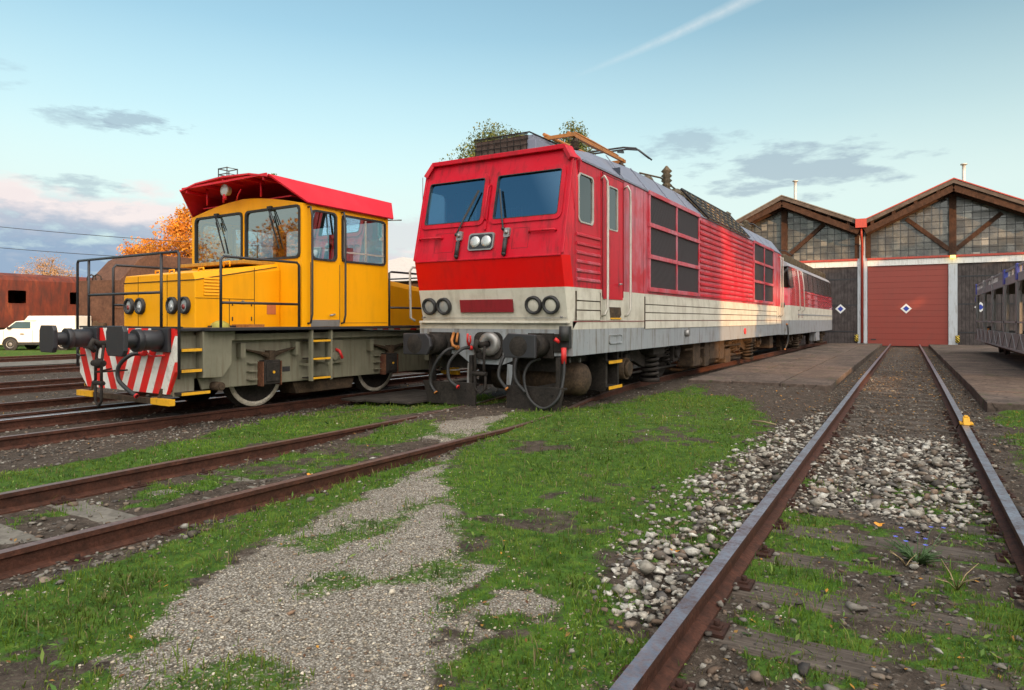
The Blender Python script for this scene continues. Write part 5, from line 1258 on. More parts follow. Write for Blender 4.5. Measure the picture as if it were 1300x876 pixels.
T1=track('brown rusty track carrying the yellow shunter, with one rail polished bright',lambda y:0,[-16,-8,0,8,16,30,40],(SHINY,HEADR),.753,(-9,12,.62,-.150),SLEEP,lambda y:0,Yw)
T2=track('rusty track just beyond the yellow shunter, with close double rails of a turnout',lambda y:-2.1-max(0,.0),[-16,0,40],(HEADR,HEADR),.78,(-9,9,.62,-.150),SLEEP,lambda y:0,Yw)
for (xc,lab) in((-6.35,'third rusty track from the near side at the far left'),(-11.6,'rusty track in front of the narrow concrete road at far left'),(-18.1,'rusty track beyond the concrete road, in front of the white car')):
    track(lab,lambda y,xc=xc:xc,[-18,0,60],(HEADR,HEADR),.77,None,SLEEP,lambda y:0,Yw)
b=B(); p=[Yw(-.80+.0,-3.2),Yw(-.80,2.2)]
# long switch blade lying close to the far rail of the shunter's track
pts=[(*Yw(-1.02,-16),0),(*Yw(-1.0,-6),-.01),(*Yw(-.93,2),-.012)]
swb=rail_mesh('switch_blade',pts,None,HEADR); swb.parent=T1; swb.location=-Vector(T1.location)
# concrete road at the left
b=B(); P=[(*Yw(-14.2,-30),-.085),(*Yw(-14.2,60),-.085),(*Yw(-16.4,60),-.085),(*Yw(-16.6,-30),-.085)]; b.add(P,[(0,1,2,3)]); b.build('road',CONC); tag(D.objects['road'],kind='structure')
# boarded crossing between the shunter and the crimson locomotive
cross=empty('board_crossing',(*Yw(1.75,3.4),0),angy,'dark boards of a foot crossing lying between the yellow shunter and crimson locomotive','crossing')
for k in range(3):
    b=B(); b.box(-.75+k*.46,-.31+k*.46,-.35+.1*k,1.5,-.05,-.012); b.build('board',wood('dark_board',(.03,.025,.022),(.075,.062,.052),(8,.6,8)),cross,.008)
for (p,yaw,lab) in(((905,483),.15,'grey weathered plank lying at the slab edge beside the crimson locomotive'),((925,487),.05,'second weathered plank, nearest the corner of the brown slab')):
    X,Y=gz(*p,-.06); b=B(); b.box(-.11,.11,-.55,.55,-.03,.02); o=b.build('plank',SLEEP); o.location=(X,Y,-.07); o.rotation_euler=(0,0,yaw); tag(o,lab,'plank','planks at the slab edge')
# platforms (low yard slabs)
def slabrow(x0,x1,y0,lab):
    root=empty('yard_slab',((x0+x1)/2,y0,0),0,lab,'concrete slab','low slabs either side of the right track'); y=y0; random.seed(int(x0*10))
    while y<46.5:
        L=random.uniform(1.5,2.4); L=min(L,46.9-y); z=.03+float(zr_track(y))+random.uniform(-.006,.006)
        b=B(); n=3 if x1-x0<4 else 1
        xs=np.linspace(x0,x1,n+1)
        for i in range(n):
            j=.012; b.box(xs[i]+j-(x0+x1)/2,xs[i+1]-j-(x0+x1)/2,y-y0+j,y-y0+L-j,-.30,z+random.uniform(-.006,.006))
        b.build('slab',SLAB,root,.015); y+=L
    return root
slabrow(-4.15,-1.30,14.75,'brown concrete slab paving between the crimson locomotive and the right-hand track')
slabrow(1.06,9.0,12.9,'dark concrete slab paving on the right, under the grey car-carrier wagon')
# derail block on the right rail
dr_=B(); dr_.prism([(-.16,0),(.16,0),(.12,.10),(.03,.13),(-.10,.11)],'y',-.05,.05); dr_.box(-.12,.12,-.10,.10,.0,.035); dr_.box(-.06,.10,-.03,.03,.1,.145)
drr=dr_.build('rail_clamp',YEL2,None,.008); drr.location=(.64,10.3,.003); drr.rotation_euler=(0,0,R(90)); tag(drr,'yellow metal clamp locked on the right rail of the right-hand track','rail clamp')
b=B(); b.tube([(-.05,.04,.05),(-.02,.12,-.02),(.04,.14,-.08)],.012); b.build('locking_arm',RAILD,drr); drr.scale=(.72,.72,.72)
# sticks
for (p0,p1,r,lab) in(((955,538),(985,543),.014,'pale broken stick lying on the grass edge left of the right-hand track'),):
    A,Bp=gz(*p0),gz(*p1); b=B(); b.tube([(*A,-.055),((A[0]+Bp[0])/2,(A[1]+Bp[1])/2+.01,-.05),(*Bp,-.06)],[r*.7,r,r*.8],6); tag(b.build('stick',wood('pale_stick',(.3,.22,.12),(.5,.4,.25),(5,5,5))),lab,'stick')
# flowering weed and dry stalks in the near track
GREEN=paint('weed_green',(.05,.10,.025),(.03,.05,.02),.4,.6); BLUEF=paint('blue_petal',(.12,.14,.62),(.1,.1,.4),.2,.5); DRY=paint('dry_stalk',(.34,.25,.13),(.2,.12,.06),.4,.8)
def weed(px,py,lab,flowers,mat,h=.22,n=9,spread=.22):
    X,Y=gz(px,py,-.14); b=B(); tips=[]; z0=-.16
    for k in range(n):
        a=random.uniform(0,6.28); r=spread*random.uniform(.4,1); hh=h*random.uniform(.5,1)
        p=[(X,Y,z0),(X+math.cos(a)*r*.4,Y+math.sin(a)*r*.4,z0+hh*.6),(X+math.cos(a)*r,Y+math.sin(a)*r,z0+hh)]; b.tube(p,[.004,.003,.0015],4); tips.append(p[2])
        if mat is GREEN:
            for t in range(3):
                q=Vector(p[0]).lerp(Vector(p[1]),random.uniform(.1,.9)); d=Vector((math.cos(a+random.uniform(-1,1)),math.sin(a+random.uniform(-1,1)),random.uniform(.1,.6)))*.07; s=d.cross(Vector((0,0,1))).normalized()*.010
                b.add([q,q+d*.5+s,q+d,q+d*.5-s],[(0,1,2,3)])
    o=b.build('flowering_weed' if flowers else 'dry_weed',mat); tag(o,lab,'weed')
    if flowers:
        for (fx_,fy_) in flowers:
            x_,y_=gz(fx_,fy_,-.02); b=B(); 
            for t in range(8): a=t*.785; b.add([(x_,y_,-.02),(x_+.014*math.cos(a-.3),y_+.014*math.sin(a-.3),-.014),(x_+.014*math.cos(a+.3),y_+.014*math.sin(a+.3),-.014)],[(0,1,2)])
            b.tube([(x_,y_,-.02),(x_*.6+X*.4,y_*.6+Y*.4,-.09),(X,Y,-.16)],.0022,4,1); b.build('blue_flower',[BLUEF,GREEN],o)
weed(1165,712,'weed with small blue flowers growing between the near sleepers of the right-hand track',[(1137,682),(1144,671),(1150,688),(1165,677),(1175,685),(1175,693),(1182,670),(1198,671)],GREEN,.13,22,.26)
weed(1215,745,'dry branching weed stalks growing inside the right-hand track',None,DRY,.15,7,.24)
weed(1150,715,'tangled straw-coloured stalks just left of the blue-flowered weed',None,DRY,.10,5,.16)
# ------------------------------------------------------------------ car-carrier wagon on the right
WG=empty('car_carrier_wagon',(2.6,18,0),0,'grey double-deck car-carrier wagon with blue-topped posts in front of the right shed door','wagon')
WGR=paint('wagon_grey',(.20,.195,.19),(.10,.07,.05),.7,.55,(.28,.27,.26),.4,1,2)
WLAV=paint('wagon_pale_panel',(.30,.28,.28),(.12,.09,.08),.6,.55)
WBLU=paint('wagon_blue',(.05,.07,.35),(.06,.06,.15),.5,.5)
LW=17.5
for sx,X in((0,0),(1,2.8)):
    b=B(); b.box(X-.04,X+.04,0,LW,.46,.94); b.build('lower_sideframe',WGR,WG,.01)
    b=B(); b.box(X-.03,X+.03,0,LW,2.35,2.52); b.box(X-.035,X+.035,0,LW,2.52,2.58); b.box(X-.03,X+.03,0,LW,2.76,2.82)
    for k in range(22): y=.4+k*.8; b.bar((X,y,2.55),(X,y,2.8),.03,.05)
    b.build('upper_side_rail',WLAV,WG)
    for y0 in (7.9,12.6):
        b=B(); b.box(X-.02,X+.02,y0,y0+1.5,2.56,2.78); b.build('side_panel',WGR,WG)
    for y,w in((.1,.3),(4.8,.30),(7.6,.34),(11,.12),(14.1,.12),(17.3,.16)):
        b=B(); b.box(X-.06,X+.06,y-w/2,y+w/2,.94,2.36); b.box(X-.02,X+.02,y-w/2-.06,y-w/2,.94,2.36); p_=b.build('post',WGR,WG,.01)
        b=B(); b.box(X-.065,X+.065,y-w/2,y+w/2,2.40,2.84,0); b.build('blue_cap',WBLU if w>.2 or y>17 else WLAV,p_)
        b=B(); b.bar((X,y,2.0),(X,y+.5,2.36),.05,.07); b.bar((X,y,2.0),(X,y-.5,2.36),.05,.07); b.build('brace',WGR,p_)
b=B(); b.box(0,2.8,0,LW,.80,.86); b.build('lower_deck',GRIMEB,WG)
b=B(); b.box(.25,2.55,.6,LW-.3,.30,.78); b.build('underframe',GRIMEB,WG)
b=B()
for k in range(11): b.bar((-.045,.3+k*1.6,.50),(-.045,1.0+k*1.6,.92),.02,.05); b.bar((-.045,1.0+k*1.6,.92),(-.045,1.7+k*1.6,.50),.02,.05)
b.bar((-.045,.2,.48),(-.045,LW-.1,.48),.03,.05); b.bar((-.045,.2,1.25),(-.045,LW-.1,1.25),.03,.04); b.build('lattice',WLAV,WG)
b=B(); b.box(0,2.8,0,LW,2.40,2.46); b.build('upper_deck',GRIMEB,WG)
for yy in(2.2,4.0,13.6,15.4):
    for X in(.65,2.15):
        b=B(); b.cyl((X-.07,yy,.42),(X+.07,yy,.42),.42); b.build('wheel',GRIME,WG)
b=B(); b.box(.3,.5,1.6,4.6,.3,.5);b.box(.3,.5,13,16,.3,.5); b.build('bogie_frame',GRIMEB,WG)
b=B(); b.bar((-.02,12.6,.7),(-.02,12.6,1.0),.06,.05); b.build('orange_marker',DORANGE,WG)
for X in(.5,2.3):
    b=B(); b.cyl((X,LW,.85),(X,LW+.4,.85),.1); b.cyl((X,LW+.4,.85),(X,LW+.46,.85),.2); b.build('buffer',GRIME,WG)
b=B(); b.tube([(-.05,LW+.02,2.3),(-.05,LW+.1,2.2),(-.05,LW+.02,2.1)],.02); b.build('hook',WBLU,WG)
# ------------------------------------------------------------------ rusty coach far left
def frame_at(px,dep,vx,z=0):
    (dx,dy),ang=dirvp(vx); x,y,_=at(px,400,dep); return (x,y,z),ang
loc,ang=frame_at(98,41,1090)
RC=empty('rusty_coach',loc,ang,'derelict coach in red-brown rust with dark window holes behind the white car','coach')
RUSTC,_nt=new_mat('streaked_rust'); _tc=_nt.nodes.new('ShaderNodeTexCoord').outputs['Object']
_a=noise(_nt,_tc,1.6,6,.65,(1,1,.35)); _b=noise(_nt,_tc,6,4,.6,(1,1,.2))
finish(RUSTC,_nt,mixc(_nt,ramp(_nt,_b,[(.45,(0,0,0)),(.65,(.8,)*3)]),ramp(_nt,_a,[(.3,(.045,.009,.006)),(.5,(.115,.020,.009)),(.7,(.20,.045,.015))]),(.05,.014,.010)),.8,0,_b,.3)
b=B()
ys=[-22]; 
wins=[(-17.6,-16.7),(-14.4,-13.5),(-11.2,-10.3),(-8.0,-7.1),(-4.5,-3.5),(-1.3,-.6),(1.9,2.8)]
for a_,c_ in wins: ys+=[a_,c_]
ys.append(6); ys=sorted(ys)
for X in(1.4,-1.4): b.grid(lambda u,v:(X,u,v),ys,[.9,2.15,2.95,3.45],{(i,1) for i in range(1,len(ys)-1,2)})
pr=[(-1.4,3.45),(-1.25,3.68),(-.7,3.85),(.7,3.85),(1.25,3.68),(1.4,3.45)]
b.prism(pr,'y',-22,6); b.add([(-1.4,-22,.9),(1.4,-22,.9),(1.4,-22,3.45),(-1.4,-22,3.45)],[(0,1,2,3)]); b.add([(-1.4,6,.9),(1.4,6,.9),(1.4,6,3.45),(-1.4,6,3.45)],[(0,1,2,3)])
b.build('body',RUSTC,RC)
b=B(); b.box(1.2,1.41,-22,-6,3.50,3.60); b.build('yellow_roof_edge',YEL2,RC)  # sunlight on the roof edge, put into the strip's yellow colour
b=B()
for a_,c_ in wins: b.frame(lambda u,v,h:(1.4+h,u,v),a_+.05,c_-.05,2.2,2.9,.06,.06)
b.build('window_frame',RUSTC,RC)
b=B(); b.box(-1.2,1.2,-22,6,.55,.9)
for y in(-19,-16.6,1.5,3.9):
    for X in(-.75,.75): b.cyl((X-.07,y,.46),(X+.07,y,.46),.46)
b.build('underframe',GRIME,RC)
# brown hopper wagon
loc,ang=frame_at(186,37,1040)
HW=empty('hopper_wagon',loc,ang,'brown hopper wagon with a raised sloping body behind the yellow shunter hood','wagon')
HB=rusty('brown_wagon_paint',(.075,.038,.026),(.13,.068,.045),(.17,.095,.06),1.8,.75,.3)
b=B(); b.prism([(-2.95,.9),(9.5,.9),(9.5,3.3),(-2.95,3.3)],'x',-1.35,1.35); b.prism([(-2.6,3.2),(8.5,3.2),(7.6,4.75),(-.9,4.75),(-1.5,4.4)],'x',-1.0,1.34); b.build('body',HB,HW,.02)
b=B()
for y in(-2.9,-2.0,-1.1,-.2,.9,2.0,3.1,4.2,5.3): b.box(1.35,1.42,y-.04,y+.04,.9,2.9)
b.box(1.35,1.40,-2.95,7.4,1.9,1.98); b.box(1.35,1.41,-2.95,7.4,.9,1.05); b.build('rib',HB,HW)
b=B()
for y in(-2.0,-1.65): b.tube([(-.75+(y+2)*1.2,-2.8,3.25),(-.7+(y+2)*1.2,-2.8,3.5),(-.4+(y+2)*1.2,-2.8,3.6),(-.1+(y+2)*1.2,-2.8,3.5),(-.05+(y+2)*1.2,-2.8,3.25)],.035,6)
b.build('hoop',GRIME,HW)
b=B(); b.box(-1.1,1.1,-2.9,7.4,.55,.9)
for y in(-2,0,5,7):
    for X in(-.75,.75): b.cyl((X-.07,y,.46),(X+.07,y,.46),.46)
b.build('underframe',GRIME,HW)
for X in(-.9,.9):
    b=B(); b.cyl((X,-2.95,1.05),(X,-3.45,1.05),.12); b.cyl((X,-3.45,1.05),(X,-3.5,1.05),.23); b.build('buffer',GRIMEB,HW)
# white car
x,y,_=at(27,440,33)
CAR=empty('pickup_car',(x,y,-.12),TH+R(4),'small white car with a raised white rear canopy parked on grass before the rusty coach','car')
# local: +X runs towards the rear (picture right), -Y faces the camera
WCAR=paint('white_car_paint',(.78,.77,.72),(.4,.35,.25),.2,.3,None,0,.5,3,coat=.5)
CGL=paint('car_glass',(.05,.09,.11),(.03,.04,.05),.2,.08,spec=.8)
b=B(); side=[(-1.38,.25),(2.9,.25),(2.9,.95),(.9,1.0),(-.38,.97),(-1.0,.88),(-1.36,.74),(-1.42,.5)]
b.prism([(p[0],p[1]) for p in side],'y',-.80,.80)
b.build('body',WCAR,CAR,.05)
b=B(); top=[(-.38,.96),(.15,1.36),(.5,1.40),(1.1,1.40),(1.1,.98)]
b.prism(top,'y',-.70,.70); cbn=b.build('cab',WCAR,CAR,.03)
b=B(); b.add([(-.33,-.6,1.0),(.13,-.58,1.34),(.13,.58,1.34),(-.33,.6,1.0)],[(0,1,2,3)])
b.v=[(p[0]-.015,p[1],p[2]+.015) for p in b.v]; b.build('windscreen',CGL,cbn)
for s in(-1,1):
    b=B(); b.add([(-.20,s*.712,1.02),(.85,s*.712,1.02),(.85,s*.712,1.34),(.20,s*.712,1.34)],[(0,1,2,3)]); b.build('side_window',CGL,cbn)
b=B(); b.prism([(.55,1.38),(.75,1.62),(2.88,1.63),(2.9,.95),(1.1,.95),(1.1,1.38)],'y',-.74,.74); b.build('canopy',WCAR,CAR,.04)
for s in(-1,1):
    for X in(0,2.35):
        b=B(); b.lathe((X,s*.66,.28),(0,s,0),[(0,.1),(0,.28),(.14,.28),(.155,.26),(.155,.18)],22); w=b.build('wheel',RUBBER,CAR)
        b=B(); b.lathe((X,s*.66,.28),(0,s,0),[(.15,.18),(.13,.12),(.16,.05),(.16,0)],18); b.build('rim',STEEL,w)
        b=B()
        pts=[(X+.34*math.cos(t),s*.805,.28+.34*math.sin(t)) for t in np.linspace(0,math.pi,12)]; b.tube(pts,.03,5); b.cyl((X,s*.74,.28),(X,s*.803,.28),.33) ; b.build('wheel_arch',RUBBER,CAR)
    b=B(); b.box(-1.40,-1.2,s*.55-.16,s*.55+.16,.60,.76); hl=b.build('headlight',LENS,CAR,.02)
    b=B(); b.box(-1.41,-1.25,s*.76-.06,s*.76+.05,.5,.6); b.build('indicator',DORANGE,CAR)
    b=B(); b.box(-.12,.02,s*.82-.04,s*.82+.06,.98,1.1) ; b.build('mirror',BLK,CAR)
    b=B(); b.box(.45,.62,s*.80-.02,s*.80+.02,.74,.79); b.bar((-.3,s*.801,.3),(-.3,s*.801,.95),.005,.01); b.bar((1.0,s*.801,.3),(1.0,s*.801,.95),.005,.01); b.build('door_handle',BLK,CAR)
for s in(-1,1):
    b=B(); b.box(.36,1.98,min(s*.79,s*.815),max(s*.79,s*.815),.26,.38); b.build('side_trim',RUBBER,CAR)
b=B(); b.box(-1.5,-1.36,-.78,.78,.28,.5); b.build('bumper',GRIMEB,CAR,.03)
# house in the gap
loc,ang=frame_at(508,46,1090,-.2)
HO=empty('low_house',loc,ang,'brown-walled building with a pale grey hipped roof between shunter cab and crimson locomotive','building')
b=B(); b.box(-6,3,-2,12,0,4.0); b.build('wall',HB,HO)
b=B(); b.add([(-6.6,-2.6,3.95),(3.6,-2.6,3.95),(3.6,12.6,3.95),(-6.6,12.6,3.95),(-1.5,2.3,6.0),(-1.5,8,6.0)],[(0,1,4),(1,2,5,4),(2,3,5),(3,0,4,5),(0,3,2,1)]); b.build('roof',paint('pale_grey_roof',(.42,.41,.40),(.2,.18,.16),.4,.7),HO)
for k in range(5):
    b=B(); b.box(3.0,3.03,-.8+k*2.4,.3+k*2.4,3.0,3.6); f_=b.build('window',WHITE,HO); b=B(); b.box(3.03,3.035,-.7+k*2.4,.2+k*2.4,3.08,3.52); b.build('pane',paint('bright_pane',(.6,.6,.58)),f_)
for k in range(4):
    b=B(); b.box(-5+k*2.2,-3.9+k*2.2,-2.03,-2.0,3.0,3.6); f_=b.build('window',WHITE,HO); b=B(); b.box(-4.9+k*2.2,-4.0+k*2.2,-2.035,-2.03,3.08,3.52); b.build('pane',D.materials['bright_pane'],f_)
# ------------------------------------------------------------------ trees
LEAFT=attr_mat('tree_leaf',.7,transl=.3)
BARK=rusty('bark',(.06,.045,.035),(.13,.10,.075),None,3)
def tree(loc,h,rad,n,pal,label,group,cb=.35,lsize=.16,seed=1,clumps=26,name='tree',sparse=.55,zs=1.0):
    r=np.random.default_rng(seed); rr=random.Random(seed)
    root=empty(name,loc,rr.uniform(0,6),label,'tree',group)
    b=B(); top=h*.82; trunk=[(0,0,-.1),(.05*rad,.02,h*.2),(-.04*rad,.05,h*.45),(.03*rad,0,top)]
    b.tube(trunk,[h*.028,h*.022,h*.015,h*.004],8)
    cz=h*(cb+1)/2; chh=h*(1-cb)/2*zs; cen=[]
    for k in range(clumps):
        while True:
            p=r.uniform(-1,1,3)
            if .25<np.linalg.norm(p)<1: break
        q=np.array([p[0]*rad*.85,p[1]*rad*.85,cz+p[2]*chh*.88]); 
        q[:2]*=1-.45*max(p[2],0); cen.append(q)
        st=q*[.05,.05,1]; st[2]=max(h*.2,q[2]-rad*.7); 
        b.tube([tuple(st),tuple((st+q)/2+[0,0,.1*rad]),tuple(q)],[h*.009,h*.006,h*.002],5)
    b.build('trunk',BARK,root)
    cen=np.array(cen); ci=r.integers(0,clumps,n); cr=rad*r.uniform(.18,.42,clumps)
    d=r.normal(size=(n,3)); d/=np.linalg.norm(d,axis=1)[:,None]; P0=cen[ci]+d*(cr[ci]*r.random(n)**sparse)[:,None]*[1,1,.8]
    u=r.normal(size=(n,3)); u/=np.linalg.norm(u,axis=1)[:,None]; v=np.cross(u,r.normal(size=(n,3))); v/=np.linalg.norm(v,axis=1)[:,None]
    s=(lsize*r.uniform(.6,1.3,n))[:,None]
    V=np.stack([P0-u*s,P0-v*s*.5,P0+u*s,P0+v*s*.5],1).reshape(-1,3); F_=(np.arange(n)*4)[:,None]+np.array([[0,1,2,3]])
    pal=np.array(pal); cc=pal[r.integers(0,len(pal),n)]*(r.uniform(.8,1.2,clumps)[ci])[:,None]
    o=mesh_np('crown',V,F_,LEAFT,np.repeat(cc,4,0),None,None); o.parent=root
    return root
ORG=[(.62,.24,.025),(.50,.17,.02),(.70,.34,.04),(.38,.15,.03)]
PALE=[(.42,.26,.14),(.36,.20,.10),(.5,.32,.17)]
OLI=[(.09,.12,.03),(.12,.15,.035),(.06,.08,.025),(.16,.16,.05)]
def tat(px,dep): x,y,_=at(px,400,dep); return (x,y,-.2)
gA='autumn trees beyond the tracks'
tree(tat(250,58),11.4,4.4,26000,ORG,'tallest orange autumn tree, rising directly behind the shunter cab',gA,.15,.12,1,clumps=60)
tree(tat(190,60),8.4,4.2,20000,ORG,'lower round orange tree between the hopper wagon and the shunter cab',gA,.1,.12,2,clumps=50)
tree(tat(292,62),8.0,3.6,6000,ORG,'orange tree seen through the shunter cab windows',gA,.2,.15,12)
tree(tat(62,72),8.4,3.9,9000,PALE,'thin pale orange half-bare tree above the rusty coach',gA,.2,.08,3,sparse=.9,clumps=50)
tree(tat(636,60),18.3,5.6,34000,OLI,'olive green tree whose top shows above the crimson locomotive roof box',gA,.5,.12,4,clumps=90,sparse=.7)
tree(tat(722,60),18.8,3.2,13000,OLI,'olive treetop showing behind the orange pantograph',gA,.55,.12,5,clumps=44,sparse=.75)
tree(tat(349,66),16.2,1.2,350,OLI,'sparse treetop just showing over the red canopy of the shunter',gA,.75,.12,6,clumps=8)
tree(tat(-12,56),5.0,1.6,1800,[(.06,.09,.03),(.09,.12,.04)],'small dark green tree at the left edge beside the rusty coach',gA,.1,.13,7)
gB='trees standing behind the viewpoint'
for i,(x,y,h,rd) in enumerate([(-38,-14,10,5),(-46,-22,12,6),(-52,-6,9,5),(-33,-26,13,6),(-27,-8,9,4.5),(-60,-16,14,7)]):
    tree((x,y,-.2),h*.8,rd,7000,ORG,['orange tree reflected in the shunter windscreen, nearest','orange tree reflected in the shunter windscreen, tallest of the back row','low orange tree reflected at the edge of the shunter windscreen','dense orange tree reflected in the shunter windscreen, right','small orange tree closest behind the viewpoint on the left','broad orange tree farthest behind the viewpoint on the left'][i],gB,.12,.15,20+i)
# unseen blockers added at the right to shade the yard and shape the sun patch
b=B(); b.prism([(-44,-.2),(2.6,-.2),(2.6,7.6),(-44,7.6)],'x',15,18); wh=empty('warehouse',(0,0,0),0,'long dark-walled warehouse along the right-hand side, throwing evening shade on the yard','building')
b.build('wall',HB,wh); b=B(); b.prism([(14.7,7.45),(16.5,9.2),(18.3,7.45)],'y',-44.3,2.8); b.build('roof',TILE,wh)
for k in range(7):
    b=B(); b.box(14.96,14.995,-40+k*5.5,-38+k*5.5,2.5,4.5); b.build('window',BANDG,wh)
for i,(x,y,h,rd,cb_) in enumerate([(17.5,8.6,13.5,4.6,.54),(18,18,13,4.6,.08),(17,26,12,4.6,.05),(17,35,10.5,5,.05)]):
    tree((x,y,-.2),h,rd,7000,ORG+OLI,['large autumn tree beside the warehouse end','second large autumn tree along the right-hand boundary','third large autumn tree along the right-hand boundary','last large autumn tree near the shed corner on the right'][i],'shade trees along the right boundary',cb_,.34,40+i,clumps=40)
# overhead wires
def pole(px,dep,h,lab):
    x,y,_=at(px,400,dep); b=B(); b.cyl((x,y,-.3),(x,y,h),.16,.10,10); b.bar((x-1,y,h-.8),(x+1,y,h-.8),.08,.08); o=b.build('catenary_pole',STEEL); tag(o,lab,'mast','overhead line masts'); return x,y
p1=pole(-160,52,9.6,'overhead line mast standing out at the far left of the yard'); p2=pole(440,54,7.2,'overhead line mast hidden behind the yellow shunter cab')
for (y0,y1,lab) in((286,316,'upper thin overhead wire crossing the cloud at the left'),(315,336,'lower thin overhead wire crossing the sky at the left')):
    A=at(-160,y0-16,52); C_=at(440,y1+0,54); b=B(); b.tube([tuple(lerp(A[k],C_[k],t)-(.9*4*t*(1-t)*.5 if k==2 else 0) for k in range(3)) for t in np.linspace(0,1,20)],.022,4); tag(b.build('overhead_wire',BLK),lab,'wire','overhead wires')
# ================================================================== SKY, SUN, CAMERA
SUN_EL=R(9.5); SUNV=Vector((.80,-.56,0)).normalized()      # towards the sun
W=D.worlds.new('World'); scene.world=W; W.use_nodes=True; nt=W.node_tree; nt.nodes.clear()
sky=nt.nodes.new('ShaderNodeTexSky'); sky.sky_type='NISHITA'; sky.sun_disc=False; sky.sun_elevation=SUN_EL
sky.sun_rotation=math.atan2(SUNV.x,SUNV.y); sky.air_density=1.0; sky.dust_density=.8; sky.ozone_density=1.2
tc=nt.nodes.new('ShaderNodeTexCoord').outputs['Generated']
sx=nt.nodes.new('ShaderNodeSeparateXYZ'); nt.links.new(tc,sx.inputs[0])
az=math_(nt,'ARCTAN2',math_(nt,'MULTIPLY',sx.outputs[0],-1),sx.outputs[1])     # angle left of +Y
el=math_(nt,'ARCSINE',sx.outputs[2])
def cloud(azc,elc,wa,we,scale,thr,col,seed,tilt=0,amt=.8,stretch=4.5):
    """cloud bank centred at (azimuth, elevation), half sizes wa, we (radians)"""
    u=math_(nt,'DIVIDE',math_(nt,'SUBTRACT',az,azc),wa)
    e2=math_(nt,'SUBTRACT',math_(nt,'SUBTRACT',el,elc),math_(nt,'MULTIPLY',math_(nt,'SUBTRACT',az,azc),tilt))
    v=math_(nt,'DIVIDE',e2,we)
    r2=math_(nt,'ADD',math_(nt,'MULTIPLY',u,u),math_(nt,'MULTIPLY',v,v))
    env=math_(nt,'SUBTRACT',1.0,r2,True)
    cb=nt.nodes.new('ShaderNodeCombineXYZ'); nt.links.new(math_(nt,'ADD',math_(nt,'MULTIPLY',az,scale),seed),cb.inputs[0]); nt.links.new(math_(nt,'MULTIPLY',el,scale*stretch),cb.inputs[1]); cb.inputs[2].default_value=seed
    n=noise(nt,cb.outputs[0],1.0,7,.6)
    f=math_(nt,'ADD',math_(nt,'MULTIPLY',env,.42),n)
    return math_(nt,'MULTIPLY',math_(nt,'MULTIPLY',ramp(nt,f,[(thr,(0,0,0)),(thr+.16,(1,1,1))]),amt),math_(nt,'MULTIPLY',env,4.0,True)),n
def azel(px,py):
    a=TH-math.atan((px-CX)/FPX); l=math.hypot(1,(px-CX)/FPX); return a,math.atan((HY-py)/FPX/l)
base=sky.outputs[0]
SKYT=mixc(nt,1.0,base,(.86,.98,.89),'MULTIPLY')
# thin evening haze whitening the lower sky
hzf=ramp(nt,el,[(0.0,(.9,)*3),(.17,(.86,)*3),(.27,(.44,)*3),(.39,(.09,)*3),(.5,(0,0,0))])
hzn=noise(nt,tc,2.2,3,.5,(1,1,3)); hzf=math_(nt,'MULTIPLY',hzf,math_(nt,'ADD',.82,math_(nt,'MULTIPLY',hzn,.34)),True)
SKYT=mixc(nt,hzf,SKYT,(3.15,3.75,3.60))
c=SKYT
FILLB=17.0
GREYC=(1.25,1.6,2.05); PINK=(3.75,3.35,3.3)
for (px,py,wa,we,sc,thr,seed,amt) in [(165,153,.10,.020,16,.74,3.1,.75),(90,150,.07,.020,16,.76,5.7,.55),(95,235,.10,.020,14,.74,8.3,.6),(5,250,.05,.02,14,.72,1.3,.6),(1010,215,.20,.050,10,.71,12.1,.75),(880,182,.12,.035,11,.73,15.5,.6),(10,98,.06,.03,9,.80,7,.4)]:
    a,e=azel(px,py); f,n=cloud(a,e,wa,we,sc*1.5,thr+.01,GREYC,seed,0,amt*.8,3.6); c=mixc(nt,f,c,GREYC)
# broad bank low at the left
a,e=azel(90,318); f,n=cloud(a,e,.50,.105,7,.64,PINK,21.3,0,.92,2.6)
shade=ramp(nt,math_(nt,'ADD',n,math_(nt,'MULTIPLY',math_(nt,'SUBTRACT',el,e),2.6)),[(.40,(1.15,1.6,2.3)),(.54,(1.9,2.1,2.55)),(.68,(3.8,3.35,3.3))])
c=mixc(nt,f,c,shade)
a,e=azel(520,305); f,n=cloud(a,e,.22,.05,9,.70,PINK,31,0,.6,3); c=mixc(nt,f,c,(2.9,2.7,2.9))
# condensation trail
a0,e0=azel(722,100); a1,e1=azel(955,-4); L_=math.hypot(a1-a0,e1-e0); ux,uy=(a1-a0)/L_,(e1-e0)/L_
da=math_(nt,'SUBTRACT',az,a0); de=math_(nt,'SUBTRACT',el,e0)
al=math_(nt,'ADD',math_(nt,'MULTIPLY',da,ux),math_(nt,'MULTIPLY',de,uy)); pe=math_(nt,'ABSOLUTE',math_(nt,'SUBTRACT',math_(nt,'MULTIPLY',da,uy),math_(nt,'MULTIPLY',de,ux)))
cb=nt.nodes.new('ShaderNodeCombineXYZ'); nt.links.new(math_(nt,'MULTIPLY',az,60),cb.inputs[0]); nt.links.new(math_(nt,'MULTIPLY',el,60),cb.inputs[1]); nn=noise(nt,cb.outputs[0],1,5,.7)
wdt=math_(nt,'ADD',.004,math_(nt,'MULTIPLY',al,.026))
t_=math_(nt,'SUBTRACT',1.0,math_(nt,'DIVIDE',pe,wdt),True)
t_=math_(nt,'MULTIPLY',math_(nt,'MULTIPLY',t_,math_(nt,'MULTIPLY',al,6.0,True)),math_(nt,'ADD',.2,nn,True))
t_=math_(nt,'MULTIPLY',t_,.42)
c=mixc(nt,t_,c,(4.2,4.1,3.9))
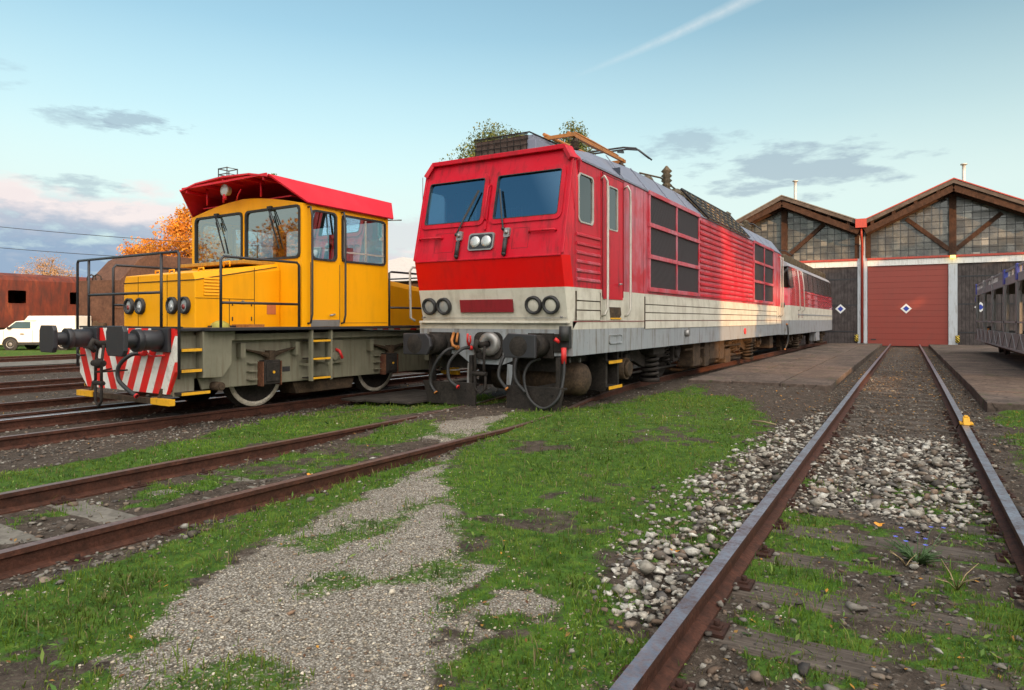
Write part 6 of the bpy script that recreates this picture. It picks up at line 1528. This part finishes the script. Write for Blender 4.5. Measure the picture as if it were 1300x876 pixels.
# unseen fill light added overhead and sunward, behind the viewpoint, to brighten the foreground
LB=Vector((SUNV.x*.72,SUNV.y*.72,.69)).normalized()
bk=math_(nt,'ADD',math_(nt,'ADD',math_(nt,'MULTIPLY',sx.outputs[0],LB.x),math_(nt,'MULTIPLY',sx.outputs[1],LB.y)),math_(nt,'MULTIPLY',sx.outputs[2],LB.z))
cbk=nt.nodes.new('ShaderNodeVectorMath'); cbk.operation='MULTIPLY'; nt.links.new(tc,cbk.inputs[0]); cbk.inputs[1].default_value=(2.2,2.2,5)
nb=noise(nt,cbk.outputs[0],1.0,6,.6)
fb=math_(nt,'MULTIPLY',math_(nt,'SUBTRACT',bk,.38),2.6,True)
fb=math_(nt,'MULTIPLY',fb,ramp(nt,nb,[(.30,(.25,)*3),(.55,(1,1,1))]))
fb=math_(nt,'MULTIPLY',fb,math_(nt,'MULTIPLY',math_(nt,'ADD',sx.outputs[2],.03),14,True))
c=mixc(nt,fb,c,(FILLB*1.0,FILLB*.95,FILLB*.88))
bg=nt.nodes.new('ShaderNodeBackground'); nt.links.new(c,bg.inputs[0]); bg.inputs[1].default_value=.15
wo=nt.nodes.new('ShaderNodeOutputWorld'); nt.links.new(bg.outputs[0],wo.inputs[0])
sl=D.lights.new('sun','SUN'); sl.energy=3.0; sl.angle=R(1.0); sl.color=(1,.57,.25); so=D.objects.new('sun',sl); COL.objects.link(so)
d=Vector((SUNV.x*math.cos(SUN_EL),SUNV.y*math.cos(SUN_EL),math.sin(SUN_EL))); so.rotation_euler=(-d).to_track_quat('-Z','Y').to_euler()
cam=D.cameras.new('camera'); co=D.objects.new('camera',cam); COL.objects.link(co); scene.camera=co
cam.sensor_width=36; cam.lens=FPX/1300*36; cam.clip_end=3000; cam.clip_start=.05
cam.shift_y=-(438-HY)/1300.
co.location=(0,0,CAMH); co.rotation_euler=(R(90),0,TH)
scene.view_settings.view_transform='Standard'; scene.view_settings.look='None'; scene.view_settings.exposure=0.75; scene.view_settings.gamma=1
scene.cycles.max_bounces=6; scene.cycles.transparent_max_bounces=12; scene.cycles.use_denoising=True
scene.cycles.diffuse_bounces=3; scene.cycles.glossy_bounces=3
